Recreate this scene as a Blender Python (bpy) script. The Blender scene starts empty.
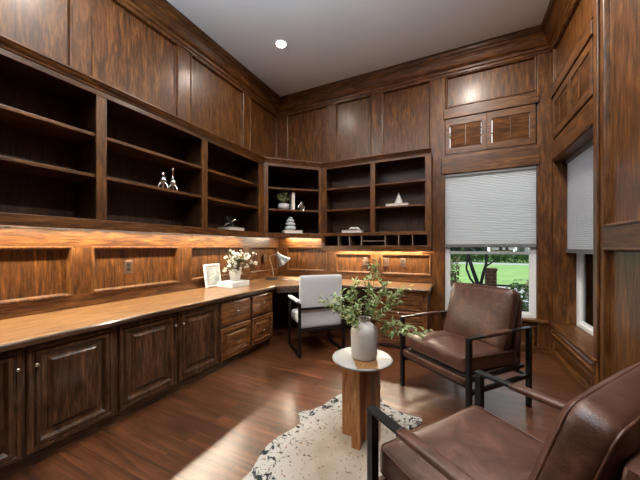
import bpy, bmesh, math, random
from mathutils import Vector, Matrix
PI = math.pi
SC = bpy.context.scene
COL = SC.collection
rnd = random.Random(7)

# ------------------------------------------------------------------ materials
def new_mat(name):
    m = bpy.data.materials.new(name); m.use_nodes = True
    nt = m.node_tree; nt.nodes.clear()
    out = nt.nodes.new('ShaderNodeOutputMaterial')
    b = nt.nodes.new('ShaderNodeBsdfPrincipled')
    nt.links.new(b.outputs[0], out.inputs[0])
    return m, nt, b, out

def N(nt, t, **kw):
    n = nt.nodes.new(t)
    for k, v in kw.items(): setattr(n, k, v)
    return n

def ramp(nt, fac, stops):
    r = N(nt, 'ShaderNodeValToRGB')
    els = r.color_ramp.elements
    while len(els) > 1: els.remove(els[-1])
    els[0].position = stops[0][0]; els[0].color = (*stops[0][1], 1)
    for p, c in stops[1:]:
        e = els.new(p); e.color = (*c, 1)
    nt.links.new(fac, r.inputs[0]); return r.outputs[0]

def coords(nt, scale, rand=True, rot=None):
    tc = N(nt, 'ShaderNodeTexCoord')
    v = tc.outputs['Object']
    if rand:
        oi = N(nt, 'ShaderNodeObjectInfo')
        mu = N(nt, 'ShaderNodeVectorMath', operation='SCALE'); mu.inputs[0].default_value = (7.3, 5.1, 9.7)
        nt.links.new(oi.outputs['Random'], mu.inputs['Scale'])
        ad = N(nt, 'ShaderNodeVectorMath', operation='ADD')
        nt.links.new(v, ad.inputs[0]); nt.links.new(mu.outputs[0], ad.inputs[1]); v = ad.outputs[0]
    mp = N(nt, 'ShaderNodeMapping'); mp.inputs['Scale'].default_value = scale
    if rot: mp.inputs['Rotation'].default_value = rot
    nt.links.new(v, mp.inputs['Vector']); return mp.outputs[0]

def noise(nt, vec, scale=1., detail=5., rough=.6, dist=0.):
    n = N(nt, 'ShaderNodeTexNoise')
    n.inputs['Scale'].default_value = scale; n.inputs['Detail'].default_value = detail
    n.inputs['Roughness'].default_value = rough; n.inputs['Distortion'].default_value = dist
    nt.links.new(vec, n.inputs['Vector']); return n.outputs['Fac']

def mixc(nt, fac, a, b, mode='MIX'):
    m = N(nt, 'ShaderNodeMix', data_type='RGBA', blend_type=mode)
    if isinstance(fac, float): m.inputs[0].default_value = fac
    else: nt.links.new(fac, m.inputs[0])
    for i, x in ((6, a), (7, b)):
        if isinstance(x, tuple): m.inputs[i].default_value = (*x, 1)
        else: nt.links.new(x, m.inputs[i])
    return m.outputs[2]

def bump(nt, b, h, strength=.2, dist=.002):
    bp = N(nt, 'ShaderNodeBump'); bp.inputs['Strength'].default_value = strength; bp.inputs['Distance'].default_value = dist
    nt.links.new(h, bp.inputs['Height']); nt.links.new(bp.outputs[0], b.inputs['Normal'])

def ax(axis, along, across):
    return tuple(along if 'XYZ'[i] == axis else across for i in range(3))

def wood(name, dark, mid, light, axis, rough=.38, coat=.5, coatr=.2, grain=1., ringw=.7):
    m, nt, b, _ = new_mat(name)
    g1 = noise(nt, coords(nt, ax(axis, 3.6, 24)), 1., 8, .68, .7)
    g2 = noise(nt, coords(nt, ax(axis, 9., 190)), 1., 3, .6)
    g3 = noise(nt, coords(nt, ax(axis, 5., 75)), 1., 4, .62, .4)
    w = N(nt, 'ShaderNodeTexNoise'); w.inputs['Scale'].default_value = 1.; w.inputs['Detail'].default_value = 1.5
    nt.links.new(coords(nt, ax(axis, .9, 4.2)), w.inputs['Vector'])
    rings = N(nt, 'ShaderNodeMath', operation='MULTIPLY'); rings.inputs[1].default_value = 17
    nt.links.new(w.outputs['Fac'], rings.inputs[0])
    fr = N(nt, 'ShaderNodeMath', operation='PINGPONG'); fr.inputs[1].default_value = .5
    nt.links.new(rings.outputs[0], fr.inputs[0])
    base = ramp(nt, g1, [(.33, dark), (.5, mid), (.67, light)])
    rc = ramp(nt, fr.outputs[0], [(.0, (.42, .36, .32)), (.2, (.95, .94, .93)), (.5, (1.12, 1.10, 1.05))])
    c = mixc(nt, ringw, base, rc, 'MULTIPLY')
    c = mixc(nt, .8 * grain, c, ramp(nt, g3, [(.36, (.40, .34, .30)), (.52, (1, 1, 1)), (.7, (1.18, 1.16, 1.1))]), 'MULTIPLY')
    pores = ramp(nt, g2, [(.36, (.45, .40, .37)), (.5, (1, 1, 1))])
    c = mixc(nt, .8, c, pores, 'MULTIPLY')
    nt.links.new(c, b.inputs['Base Color'])
    b.inputs['Roughness'].default_value = rough
    b.inputs['Coat Weight'].default_value = coat; b.inputs['Coat Roughness'].default_value = coatr
    b.inputs['Specular IOR Level'].default_value = .30
    bump(nt, b, g2, .25, .0014)
    return m

WD = ((.034, .0112, .0022), (.100, .0358, .0066), (.190, .0740, .0150))
WOOD = {a: wood('dark_oak_' + a, *WD, a, rough=.46, coat=.22, coatr=.26, ringw=.35) for a in 'XYZ'}
CD = ((.020, .0095, .005), (.070, .031, .0135), (.15, .068, .028))
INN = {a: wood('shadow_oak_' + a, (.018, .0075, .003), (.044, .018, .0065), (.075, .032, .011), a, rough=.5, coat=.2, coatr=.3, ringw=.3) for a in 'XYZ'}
CAB = {a: wood('cabinet_oak_' + a, *CD, a, rough=.32, coat=.45, coatr=.14) for a in 'XYZ'}
TOPM = {a: wood('worktop_oak_' + a, (.14, .066, .026), (.24, .124, .051), (.33, .185, .083), a, rough=.3, coat=.7, coatr=.14, grain=.45) for a in 'XY'}
DRW = wood('drawer_oak', (.06, .023, .008), (.155, .061, .020), (.26, .11, .038), 'Y', rough=.3, coat=.6, coatr=.14)
DRWX = wood('drawer_oak_x', (.06, .023, .008), (.155, .061, .020), (.26, .11, .038), 'X', rough=.3, coat=.6, coatr=.14)
TABW = wood('table_acacia', (.20, .085, .028), (.33, .15, .052), (.44, .22, .085), 'Z', rough=.4, coat=.2, coatr=.2, ringw=.25, grain=.5)
TABI = wood('table_inlay', (.16, .075, .027), (.26, .13, .05), (.34, .18, .075), 'Y', rough=.3, coat=.3, coatr=.2, ringw=.25, grain=.5)

def floor_mat():
    m, nt, b, _ = new_mat('hardwood_floor')
    br = N(nt, 'ShaderNodeTexBrick'); br.offset = .37; br.offset_frequency = 2
    br.inputs['Scale'].default_value = 1.; br.inputs['Mortar Size'].default_value = .0016
    br.inputs['Brick Width'].default_value = 1.15; br.inputs['Row Height'].default_value = .105
    br.inputs['Color1'].default_value = (.0, .0, .0, 1); br.inputs['Color2'].default_value = (1, 1, 1, 1)
    br.inputs['Mortar'].default_value = (.5, .5, .5, 1)
    nt.links.new(coords(nt, (1, 1, 1), False), br.inputs['Vector'])
    # every plank gets its own stretch of grain
    tc = coords(nt, (1.6, 24, 1), False)
    ad = N(nt, 'ShaderNodeVectorMath', operation='ADD'); nt.links.new(tc, ad.inputs[0])
    sc = N(nt, 'ShaderNodeVectorMath', operation='SCALE'); sc.inputs['Scale'].default_value = 31.
    nt.links.new(br.outputs['Color'], sc.inputs[0]); nt.links.new(sc.outputs[0], ad.inputs[1])
    g = noise(nt, ad.outputs[0], 1., 7, .62, .8)
    g2 = noise(nt, coords(nt, (7, 230, 1), False), 1., 3, .6)
    c = ramp(nt, g, [(.33, (.034, .0095, .0032)), (.5, (.090, .029, .0090)), (.67, (.155, .055, .018))])
    tone = ramp(nt, br.outputs['Color'], [(0, (.72, .70, .70)), (1, (1.22, 1.18, 1.14))])
    c = mixc(nt, 1., c, tone, 'MULTIPLY')
    c = mixc(nt, .6, c, ramp(nt, g2, [(.36, (.55, .5, .5)), (.5, (1, 1, 1))]), 'MULTIPLY')
    c = mixc(nt, br.outputs['Fac'], c, (.012, .006, .004))
    nt.links.new(c, b.inputs['Base Color'])
    b.inputs['Roughness'].default_value = .40; b.inputs['Specular IOR Level'].default_value = .7
    b.inputs['Coat Weight'].default_value = .4; b.inputs['Coat Roughness'].default_value = .2
    h = N(nt, 'ShaderNodeMath', operation='SUBTRACT'); nt.links.new(g2, h.inputs[0]); nt.links.new(br.outputs['Fac'], h.inputs[1])
    bump(nt, b, h.outputs[0], .16, .0015)
    return m

def plain(name, col, rough=.5, metal=0., var=.12, scale=30., coat=0., bumpy=0., spec=.5):
    m, nt, b, _ = new_mat(name)
    g = noise(nt, coords(nt, (1, 1, 1)), scale, 4, .6)
    lo = tuple(max(0, c * (1 - var)) for c in col); hi = tuple(min(1, c * (1 + var)) for c in col)
    nt.links.new(ramp(nt, g, [(.3, lo), (.7, hi)]), b.inputs['Base Color'])
    b.inputs['Roughness'].default_value = rough; b.inputs['Metallic'].default_value = metal
    b.inputs['Coat Weight'].default_value = coat; b.inputs['Specular IOR Level'].default_value = spec
    if bumpy: bump(nt, b, g, bumpy, .003)
    return m

def leather():
    m, nt, b, _ = new_mat('brown_leather')
    g = noise(nt, coords(nt, (1, 1, 1)), 11., 7, .72, .8)
    v = N(nt, 'ShaderNodeTexVoronoi', feature='DISTANCE_TO_EDGE'); v.inputs['Scale'].default_value = 170.
    nt.links.new(coords(nt, (1, 1, 1)), v.inputs['Vector'])
    c = ramp(nt, g, [(.30, (.020, .0080, .0052)), (.5, (.056, .0220, .0138)), (.70, (.115, .049, .031))])
    nt.links.new(c, b.inputs['Base Color'])
    r = N(nt, 'ShaderNodeMapRange'); r.inputs['To Min'].default_value = .27; r.inputs['To Max'].default_value = .44
    nt.links.new(g, r.inputs[0]); nt.links.new(r.outputs[0], b.inputs['Roughness']); b.inputs['Specular IOR Level'].default_value = .42
    cl = N(nt, 'ShaderNodeMath', operation='MINIMUM'); cl.inputs[1].default_value = .12
    nt.links.new(v.outputs['Distance'], cl.inputs[0])
    bump(nt, b, cl.outputs[0], .35, .004)
    return m

def hide_mat():
    m, nt, b, _ = new_mat('spotted_hide')
    co = coords(nt, (1, 1, 1), False)
    big = noise(nt, co, 17., 5, .72, .9)
    fine = noise(nt, co, 42., 3, .6, .3)
    tint = noise(nt, co, 5., 3, .5)
    ln = N(nt, 'ShaderNodeVectorMath', operation='LENGTH')
    mp = N(nt, 'ShaderNodeMapping'); mp.inputs['Scale'].default_value = (1.75, 1.3, 0)
    tc = N(nt, 'ShaderNodeTexCoord'); nt.links.new(tc.outputs['Object'], mp.inputs['Vector'])
    nt.links.new(mp.outputs[0], ln.inputs[0])
    base = ramp(nt, tint, [(.35, (.21, .165, .12)), (.65, (.28, .235, .19))])
    base = mixc(nt, ramp(nt, ln.outputs['Value'], [(.25, (0, 0, 0)), (.75, (1, 1, 1))]), base, (.33, .325, .315))
    base = mixc(nt, ramp(nt, fine, [(.60, (0, 0, 0)), (.65, (1, 1, 1))]), base, (.17, .10, .07))
    mr = N(nt, 'ShaderNodeMapRange'); mr.inputs['From Min'].default_value = .38; mr.inputs['From Max'].default_value = .85
    mr.inputs['To Min'].default_value = -.03; mr.inputs['To Max'].default_value = .115
    nt.links.new(ln.outputs['Value'], mr.inputs[0])
    ad = N(nt, 'ShaderNodeMath', operation='ADD'); nt.links.new(big, ad.inputs[0]); nt.links.new(mr.outputs[0], ad.inputs[1])
    c = mixc(nt, ramp(nt, ad.outputs[0], [(.61, (0, 0, 0)), (.64, (1, 1, 1))]), base, (.010, .012, .016))
    nt.links.new(c, b.inputs['Base Color']); b.inputs['Roughness'].default_value = .85
    b.inputs['Specular IOR Level'].default_value = .2
    bump(nt, b, noise(nt, co, 260., 3, .6), .5, .004)
    return m

def leaf_mat(name, lo, mid, hi, scale=38.):
    m, nt, b, out = new_mat(name)
    g = noise(nt, coords(nt, (1, 1, 1)), scale, 2, .5)
    c = ramp(nt, g, [(.33, lo), (.5, mid), (.68, hi)])
    nt.links.new(c, b.inputs['Base Color']); b.inputs['Roughness'].default_value = .5
    t = N(nt, 'ShaderNodeBsdfTranslucent'); nt.links.new(c, t.inputs[0])
    mx = N(nt, 'ShaderNodeMixShader'); mx.inputs[0].default_value = .25
    nt.links.new(b.outputs[0], mx.inputs[1]); nt.links.new(t.outputs[0], mx.inputs[2]); nt.links.new(mx.outputs[0], out.inputs[0])
    return m

def shade_mat():
    m, nt, b, out = new_mat('cellular_shade_fabric')
    g = noise(nt, coords(nt, (1, 1, 1)), 3., 2, .5)
    c = ramp(nt, g, [(.3, (.74, .77, .83)), (.7, (.78, .81, .87))])
    nt.links.new(c, b.inputs['Base Color']); b.inputs['Roughness'].default_value = .9
    t = N(nt, 'ShaderNodeBsdfTranslucent'); nt.links.new(c, t.inputs[0])
    mx = N(nt, 'ShaderNodeMixShader'); mx.inputs[0].default_value = .55
    nt.links.new(b.outputs[0], mx.inputs[1]); nt.links.new(t.outputs[0], mx.inputs[2]); nt.links.new(mx.outputs[0], out.inputs[0])
    return m

def glass_mat():
    m, nt, b, out = new_mat('window_glass')
    tr = N(nt, 'ShaderNodeBsdfTransparent'); tr.inputs[0].default_value = (.96, .98, .97, 1)
    gl = N(nt, 'ShaderNodeBsdfGlossy'); gl.inputs['Roughness'].default_value = .02
    fr = N(nt, 'ShaderNodeFresnel'); fr.inputs[0].default_value = 1.45
    mx = N(nt, 'ShaderNodeMixShader')
    nt.links.new(fr.outputs[0], mx.inputs[0]); nt.links.new(tr.outputs[0], mx.inputs[1]); nt.links.new(gl.outputs[0], mx.inputs[2])
    nt.links.new(mx.outputs[0], out.inputs[0]); return m

def emit(name, col, s):
    m, nt, b, out = new_mat(name)
    nt.nodes.remove(b)
    e = N(nt, 'ShaderNodeEmission'); e.inputs[0].default_value = (*col, 1); e.inputs[1].default_value = s
    nt.links.new(e.outputs[0], out.inputs[0]); return m

M = dict(
    floor=floor_mat(), leather=leather(), hide=hide_mat(), shade=shade_mat(), glass=glass_mat(),
    ceiling=plain('ceiling_paint', (.70, .735, .77), .9, var=.015, scale=3., spec=.1),
    plaster=plain('hall_paint', (.45, .42, .38), .9, var=.03),
    black=plain('black_metal', (.012, .012, .014), .38, .6, .15),
    shelf_metal=plain('brushed_silver', (.50, .50, .50), .28, 1., .15),
    knob=plain('pewter_knob', (.62, .57, .50), .25, 1., .1),
    silver=plain('polished_silver', (.80, .79, .77), .14, 1., .08),
    lampmetal=plain('grey_lamp_metal', (.17, .175, .185), .42, .6, .1),
    white=plain('window_white', (.74, .76, .79), .45, var=.03),
    sash=plain('window_sash_grey', (.50, .55, .54), .45, var=.03),
    linen=plain('grey_white_linen', (.46, .475, .505), .92, var=.07, scale=160., bumpy=.15, spec=.2),
    ceramic=plain('white_ceramic', (.50, .49, .47), .42, var=.06, scale=14., bumpy=.08),
    stoneware=plain('grey_white_stoneware', (.50, .49, .47), .62, var=.10, scale=60., bumpy=.25),
    marble=plain('pale_stone_top', (.235, .24, .245), .42, var=.06, scale=9., coat=.05),
    stone=plain('blue_grey_pebble', (.42, .47, .49), .6, var=.18, scale=25., bumpy=.2),
    paper=plain('off_white_paper', (.66, .62, .58), .8, var=.06, scale=40.),
    box=plain('white_lacquer', (.50, .51, .52), .4, var=.05, scale=10.),
    tan=plain('tan_leather_cover', (.42, .22, .11), .5, var=.1, scale=30.),
    plate=plain('brown_plate', (.10, .062, .042), .4, .3, .08),
    socket=plain('dark_socket', (.012, .009, .008), .5, var=.1),
    brassplate=plain('brass_plate', (.36, .22, .10), .4, .5, .08),
    stem=plain('stem_brown', (.085, .06, .03), .7, var=.25),
    stitch=plain('dark_piping', (.022, .009, .006), .5, var=.2),
    blackknot=plain('black_gloss', (.01, .01, .012), .18, .3, .1),
    rail=plain('shade_rail_grey', (.13, .13, .135), .5, var=.05),
    leaf=leaf_mat('branch_leaf', (.085, .17, .06), (.27, .37, .15), (.60, .62, .38)),
    leafdark=leaf_mat('pot_leaf', (.02, .05, .02), (.06, .12, .04), (.16, .24, .10)),
    petal=leaf_mat('white_petal', (.62, .62, .52), (.74, .72, .66), (.80, .80, .74)),
    hedge=leaf_mat('hedge_leaf', (.03, .085, .03), (.08, .19, .055), (.17, .34, .09), 3.),
    redleaf=leaf_mat('rust_leaf', (.09, .08, .03), (.16, .12, .05), (.22, .10, .05), 3.),
    bark=plain('wet_bark', (.030, .034, .036), .8, var=.3, scale=12., bumpy=.5),
    lawn=plain('lawn_grass', (.27, .45, .16), .95, var=.22, scale=1.3, spec=.1),
    road=plain('pale_road', (.46, .48, .49), .9, var=.06, scale=2., spec=.1),
    earth=plain('garden_bed', (.05, .04, .03), .95, var=.3, scale=6., spec=.1),
    roof=plain('roof_shingle', (.12, .11, .11), .9, var=.2, scale=8.),
    siding=plain('grey_siding', (.34, .33, .36), .8, var=.08, scale=3.),
    evergreen=leaf_mat('evergreen_leaf', (.010, .030, .036), (.026, .062, .066), (.06, .115, .105), 6.),
    flower=leaf_mat('red_petal', (.42, .03, .05), (.50, .08, .12), (.7, .5, .55), 30.),
    led=emit('warm_strip_light', (1., .87, .66), 330.),
    lampglow=emit('downlight_glow', (1., .91, .80), 620.),
)
def brick_mat():
    m, nt, b, _ = new_mat('garden_brick')
    br = N(nt, 'ShaderNodeTexBrick'); br.inputs['Scale'].default_value = 1.
    br.inputs['Brick Width'].default_value = .2; br.inputs['Row Height'].default_value = .07; br.inputs['Mortar Size'].default_value = .008
    br.inputs['Color1'].default_value = (.17, .07, .05, 1); br.inputs['Color2'].default_value = (.13, .08, .045, 1); br.inputs['Mortar'].default_value = (.22, .18, .15, 1)
    mp = coords(nt, (1, 1, 1), False, (PI / 2, 0, 0))
    nt.links.new(mp, br.inputs['Vector'])
    g = noise(nt, coords(nt, (1, 1, 1)), 18., 4, .6)
    c = mixc(nt, .8, br.outputs['Color'], ramp(nt, g, [(.3, (.45, .45, .45)), (.7, (1.4, 1.3, 1.2))]), 'MULTIPLY')
    nt.links.new(c, b.inputs['Base Color']); b.inputs['Roughness'].default_value = .9
    return m
M['brick'] = brick_mat()

# ------------------------------------------------------------------ mesh helpers
class MB:
    def __init__(s): s.bm = bmesh.new()
    def quadbox(s, pts):
        v = [s.bm.verts.new(p) for p in pts]
        for f in ((0, 3, 2, 1), (4, 5, 6, 7), (0, 1, 5, 4), (1, 2, 6, 5), (2, 3, 7, 6), (3, 0, 4, 7)):
            s.bm.faces.new([v[i] for i in f])
        return s
    def box(s, x0, x1, y0, y1, z0, z1):
        return s.quadbox([(x0, y0, z0), (x1, y0, z0), (x1, y1, z0), (x0, y1, z0), (x0, y0, z1), (x1, y0, z1), (x1, y1, z1), (x0, y1, z1)])
    def fbox(s, fr, u0, u1, v0, v1, n0, n1):
        return s.quadbox([fr(u, v, n) for n in (n0, n1) for (u, v) in ((u0, v0), (u1, v0), (u1, v1), (u0, v1))])
    def rings(s, fr, u0, u1, v0, v1, prof):
        """closed solid of mitred rectangular loops: prof = [(inset, height), ...] from back to face"""
        loops = []
        for i, n in prof:
            loops.append([s.bm.verts.new(fr(u, v, n)) for u, v in ((u0 + i, v0 + i), (u1 - i, v0 + i), (u1 - i, v1 - i), (u0 + i, v1 - i))])
        for a, b in zip(loops, loops[1:]):
            for k in range(4): s.bm.faces.new((a[k], a[(k + 1) % 4], b[(k + 1) % 4], b[k]))
        s.bm.faces.new(loops[0][::-1]); s.bm.faces.new(loops[-1]); return s
    def prism(s, pts, z0, z1):
        a = [s.bm.verts.new((x, y, z0)) for x, y in pts]; b = [s.bm.verts.new((x, y, z1)) for x, y in pts]
        n = len(pts); s.bm.faces.new(a[::-1]); s.bm.faces.new(b)
        for i in range(n): s.bm.faces.new((a[i], a[(i + 1) % n], b[(i + 1) % n], b[i]))
        return s
    def lathe(s, prof, n=32, c=(0, 0, 0), mat=None, cap=True):
        """prof = [(r, z)...]; ends on the axis are closed"""
        rows = []
        T = mat or Matrix.Translation(c)
        for r, z in prof:
            if r < 1e-5: rows.append([s.bm.verts.new(T @ Vector((0, 0, z)))])
            else: rows.append([s.bm.verts.new(T @ Vector((r * math.cos(2 * PI * k / n), r * math.sin(2 * PI * k / n), z))) for k in range(n)])
        for a, b in zip(rows, rows[1:]):
            for k in range(n):
                q = [a[k % len(a)], a[(k + 1) % len(a)], b[(k + 1) % len(b)], b[k % len(b)]]
                u = []
                for v in q:
                    if v not in u: u.append(v)
                if len(u) > 2: s.bm.faces.new(u)
        for r in (rows[0], rows[-1]):
            if cap and len(r) > 1: s.bm.faces.new(r)
        return s
    def tube(s, pts, r, n=8, closed=False):
        P = [Vector(p) for p in pts]; L = len(P)
        rad = r if isinstance(r, (list, tuple)) else [r] * L
        rows = []; up = Vector((0, 0, 1))
        t0 = (P[1] - P[0]).normalized()
        nrm = t0.cross(up)
        if nrm.length < .05: nrm = t0.cross(Vector((1, 0, 0)))
        nrm.normalize()
        for i in range(L):
            if closed: t = (P[(i + 1) % L] - P[i - 1]).normalized()
            else: t = (P[min(i + 1, L - 1)] - P[max(i - 1, 0)]).normalized()
            nrm = (nrm - t * nrm.dot(t)).normalized(); b = t.cross(nrm)
            rows.append([s.bm.verts.new(P[i] + (nrm * math.cos(2 * PI * k / n) + b * math.sin(2 * PI * k / n)) * rad[i]) for k in range(n)])
        pairs = list(zip(rows, rows[1:])) + ([(rows[-1], rows[0])] if closed else [])
        for a, b in pairs:
            for k in range(n): s.bm.faces.new((a[k], a[(k + 1) % n], b[(k + 1) % n], b[k]))
        if not closed: s.bm.faces.new(rows[0][::-1]); s.bm.faces.new(rows[-1])
        return s
    def rbox(s, hx, hy, hz, r, puff=(0, 0, 0), cuts=9, T=None):
        """soft cushion: rounded box, half sizes hx hy hz, corner radius r, swelling of the three face pairs"""
        t = bmesh.new(); bmesh.ops.create_cube(t, size=2.)
        bmesh.ops.subdivide_edges(t, edges=t.edges[:], cuts=cuts, use_grid_fill=True)
        h = (hx, hy, hz)
        for v in t.verts:
            q = [v.co[i] for i in range(3)]
            # push grid lines towards the edges so the roundings get enough vertices
            q = [math.copysign(abs(x) ** .6, x) for x in q]
            p = Vector([q[i] * h[i] for i in range(3)])
            inn = Vector([max(-h[i] + r, min(h[i] - r, p[i])) for i in range(3)])
            d = p - inn
            if d.length > 1e-6: p = inn + d.normalized() * r
            w = [max(0., 1 - q[i] ** 2) for i in range(3)]
            for i in range(3):
                if puff[i]:
                    o = [j for j in range(3) if j != i]
                    p[i] += math.copysign(puff[i] * w[o[0]] * w[o[1]], q[i]) * (abs(q[i]) ** 2)
            v.co = (T @ p) if T else p
        m = bpy.data.meshes.new('tmp'); t.to_mesh(m); t.free()
        s.bm.from_mesh(m); bpy.data.meshes.remove(m); return s
    def leaf(s, p, d, up, L, W):
        d = d.normalized(); sd = d.cross(up)
        if sd.length < 1e-3: sd = d.cross(Vector((1, 0, 0)))
        sd.normalize(); nn = sd.cross(d)
        a = p; b = p + d * L * .5 - nn * L * .05; c = p + d * L - nn * L * .22
        l = p + d * L * .45 + sd * W * .5 + nn * W * .16; r = p + d * L * .45 - sd * W * .5 + nn * W * .16
        v = [s.bm.verts.new(x) for x in (a, l, c, r, b)]
        s.bm.faces.new((v[0], v[4], v[1])); s.bm.faces.new((v[1], v[4], v[2])); s.bm.faces.new((v[0], v[3], v[4])); s.bm.faces.new((v[3], v[2], v[4]))
        return s

def sweep(mb, path, prof, closed=False, first=0, last=None):
    """mitred sweep of profile (out, z) along an XY path; 'out' goes to the right-hand normal; only segments first..last"""
    P = [Vector(p) for p in path]; n = len(P)
    def seg(i): return (P[(i + 1) % n] - P[i % n]).normalized()
    def off(i):
        if closed or 0 < i < n - 1:
            a, b = seg(i - 1), seg(i)
        elif i == 0: a = b = seg(0)
        else: a = b = seg(n - 2)
        na = Vector((a.y, -a.x)); nb = Vector((b.y, -b.x)); m = (na + nb)
        return m / (1 + na.dot(nb)) if m.length > 1e-6 else na
    S = n if closed else n - 1
    last = S if last is None else last
    rows = []
    for i in range(first, last + 1):
        o = off(i % n); q = P[i % n]
        rows.append([mb.bm.verts.new((q.x + o.x * a, q.y + o.y * a, z)) for a, z in prof])
    k = len(prof)
    full = closed and last - first == S
    for a, b in zip(rows, rows[1:]):
        for j in range(k): mb.bm.faces.new((a[j], a[(j + 1) % k], b[(j + 1) % k], b[j]))
    mb.bm.faces.new(rows[0]); mb.bm.faces.new(rows[-1][::-1])
    return mb

def link(name, mb, mat, parent=None, bev=0., smooth=None, seg=2, world=True):
    bm = mb.bm
    bmesh.ops.remove_doubles(bm, verts=bm.verts[:], dist=1e-6)
    bmesh.ops.recalc_face_normals(bm, faces=bm.faces[:])
    if parent is not None and world:
        inv = wm(parent).inverted()
        bmesh.ops.transform(bm, matrix=inv, verts=bm.verts[:])
    me = bpy.data.meshes.new(name); bm.to_mesh(me); bm.free()
    if smooth is not None:
        for p in me.polygons: p.use_smooth = True
        me.set_sharp_from_angle(angle=math.radians(smooth))
    o = bpy.data.objects.new(name, me); COL.objects.link(o)
    me.materials.append(mat)
    if parent is not None: o.parent = parent
    if bev:
        b = o.modifiers.new('bevel', 'BEVEL'); b.width = bev; b.segments = seg; b.limit_method = 'ANGLE'; b.angle_limit = math.radians(40)
    return o

def wm(o):
    m = o.matrix_basis.copy()
    return (wm(o.parent) @ m) if o.parent else m

def thing(name, label, cat, loc=(0, 0, 0), rz=0., group=None):
    o = bpy.data.objects.new(name, None); COL.objects.link(o)
    o.empty_display_size = .05
    o.location = loc; o.rotation_euler = (0, 0, rz)
    return tag(o, label, cat, group)

def tag(o, label, cat, group=None):
    o['label'] = label; o['category'] = cat
    if group: o['group'] = group
    return o

def one(name, mb, mat, loc, label, cat, group=None, **kw):
    """a thing that is one mesh, its origin at loc (mesh given in world coordinates)"""
    bmesh.ops.translate(mb.bm, verts=mb.bm.verts[:], vec=-Vector(loc))
    o = link(name, mb, mat, None, **kw); o.location = loc
    return tag(o, label, cat, group)

def struct(name, mb, mat, parent=None, **kw):
    o = link(name, mb, mat, parent, **kw)
    if parent is None: o['kind'] = 'structure'
    return o

def tree_copy(o, parent=None):
    c = o.copy(); COL.objects.link(c)
    c.parent = parent
    for ch in list(o.children): tree_copy(ch, c)
    return c

# ------------------------------------------------------------------ room shell
XL, YB, XR, YF, ZC = -2.80, 4.10, .97, -.95, 3.77     # stile faces of the panelled walls
PD = .05                                              # panels lie this deep behind the stiles
fL = lambda u, v, n: (XL + n, u, v)
fB = lambda u, v, n: (u, YB - n, v)
fR = lambda u, v, n: (XR - n, u, v)
fF = lambda u, v, n: (u, YF + n, v)

struct('floor', MB().box(XL - .3, XR + .35, YF - .3, YB + .06, -.06, 0), M['floor'])
struct('ceiling', MB().box(XL - .3, XR + .35, YF - .3, YB + .3, ZC, ZC + .1), M['ceiling'])

def wall_boxes(fr, u0, u1, z0, z1, holes, depth):
    """wall slab behind the panel plane with rectangular holes"""
    mb = MB(); us = sorted({u0, u1, *[h[0] for h in holes], *[h[1] for h in holes]})
    for a, b in zip(us, us[1:]):
        zs = sorted([(h[2], h[3]) for h in holes if h[0] <= a + 1e-6 and h[1] >= b - 1e-6])
        z = z0
        for lo, hi in zs:
            if lo > z: mb.fbox(fr, a, b, z, lo, -depth, -PD)
            z = hi
        if z < z1: mb.fbox(fr, a, b, z, z1, -depth, -PD)
    return mb

W1 = (-.155, .835, .40, 2.21)          # back window opening  (u0,u1,z0,z1)
W2 = (2.95, 4.06, .37, 2.23)           # right window opening
LV1 = [(-.10, .27), (.375, .765)]      # shutter slat fields above each window
LV2 = [(3.03, 3.45), (3.552, 3.97)]
LZ = (2.545, 2.845)
walls = {}
walls['l'] = struct('wall_left', wall_boxes(fL, YF - .25, YB + .25, 0, ZC, [], .2), WOOD['Z'])
walls['b'] = struct('wall_back', wall_boxes(fB, XL - PD, XR + .30, 0, ZC, [W1, (-.14, .815, 2.50, 2.90)], .2), WOOD['Z'])
walls['r'] = struct('wall_right', wall_boxes(fR, YF - .25, YB + .2, 0, ZC, [W2, (2.99, 4.01, 2.50, 2.90)], .28), WOOD['Z'])
walls['f'] = struct('wall_front', wall_boxes(fF, XL - PD, XR + PD, 0, ZC, [], .2), WOOD['Z'])

PANEL = [(-.010, -.0515), (-.010, .003), (-.006, .009), (.002, .010), (.009, .006), (.012, -.004), (.014, -.022), (.018, -.025), (.05, -.0255)]
DEEP = [(-.010, -.0515), (-.010, .003), (-.006, .009), (.002, .010), (.009, .006), (.012, -.004), (.013, -.040), (.016, -.043), (.05, -.0435)]
def panelled(fr, par, u0, u1, axis, rows, opens_by_row, z0, z1, deep=False):
    """stiles and rails at n = -PD..0 around the panel openings, and one moulded panel in each"""
    # rails run full width between rows; stiles fill between openings in each row
    edges = [z0] + [z for r in rows for z in r] + [z1]
    for i in range(0, len(edges), 2):
        a, b = edges[i], edges[i + 1]
        if b - a > .005: link('rail', MB().fbox(fr, u0, u1, a, b, -PD - .001, 0), WOOD[axis], par)
    for k_, ((a, b), ops) in enumerate(zip(rows, opens_by_row)):
        cur = u0
        for (p, q) in ops + [(u1, None)]:
            if p - cur > .004: link('stile', MB().fbox(fr, cur, p, a, b, -PD - .001, 0), WOOD['Z'], par)
            cur = q
        for (p, q) in ops:
            link('panel', MB().rings(fr, p, q, a, b, DEEP if k_ == 0 and deep else PANEL), WOOD['Z'], par, smooth=35)

LO = [(-.70, .17), (.31, 1.17), (1.32, 2.14), (2.31, 3.20), (3.355, 4.06)]
panelled(fL, walls['l'], YF, YB, 'Y', [(.865, 1.245), (2.52, 3.50)], [LO, LO], 0, ZC, True)
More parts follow.
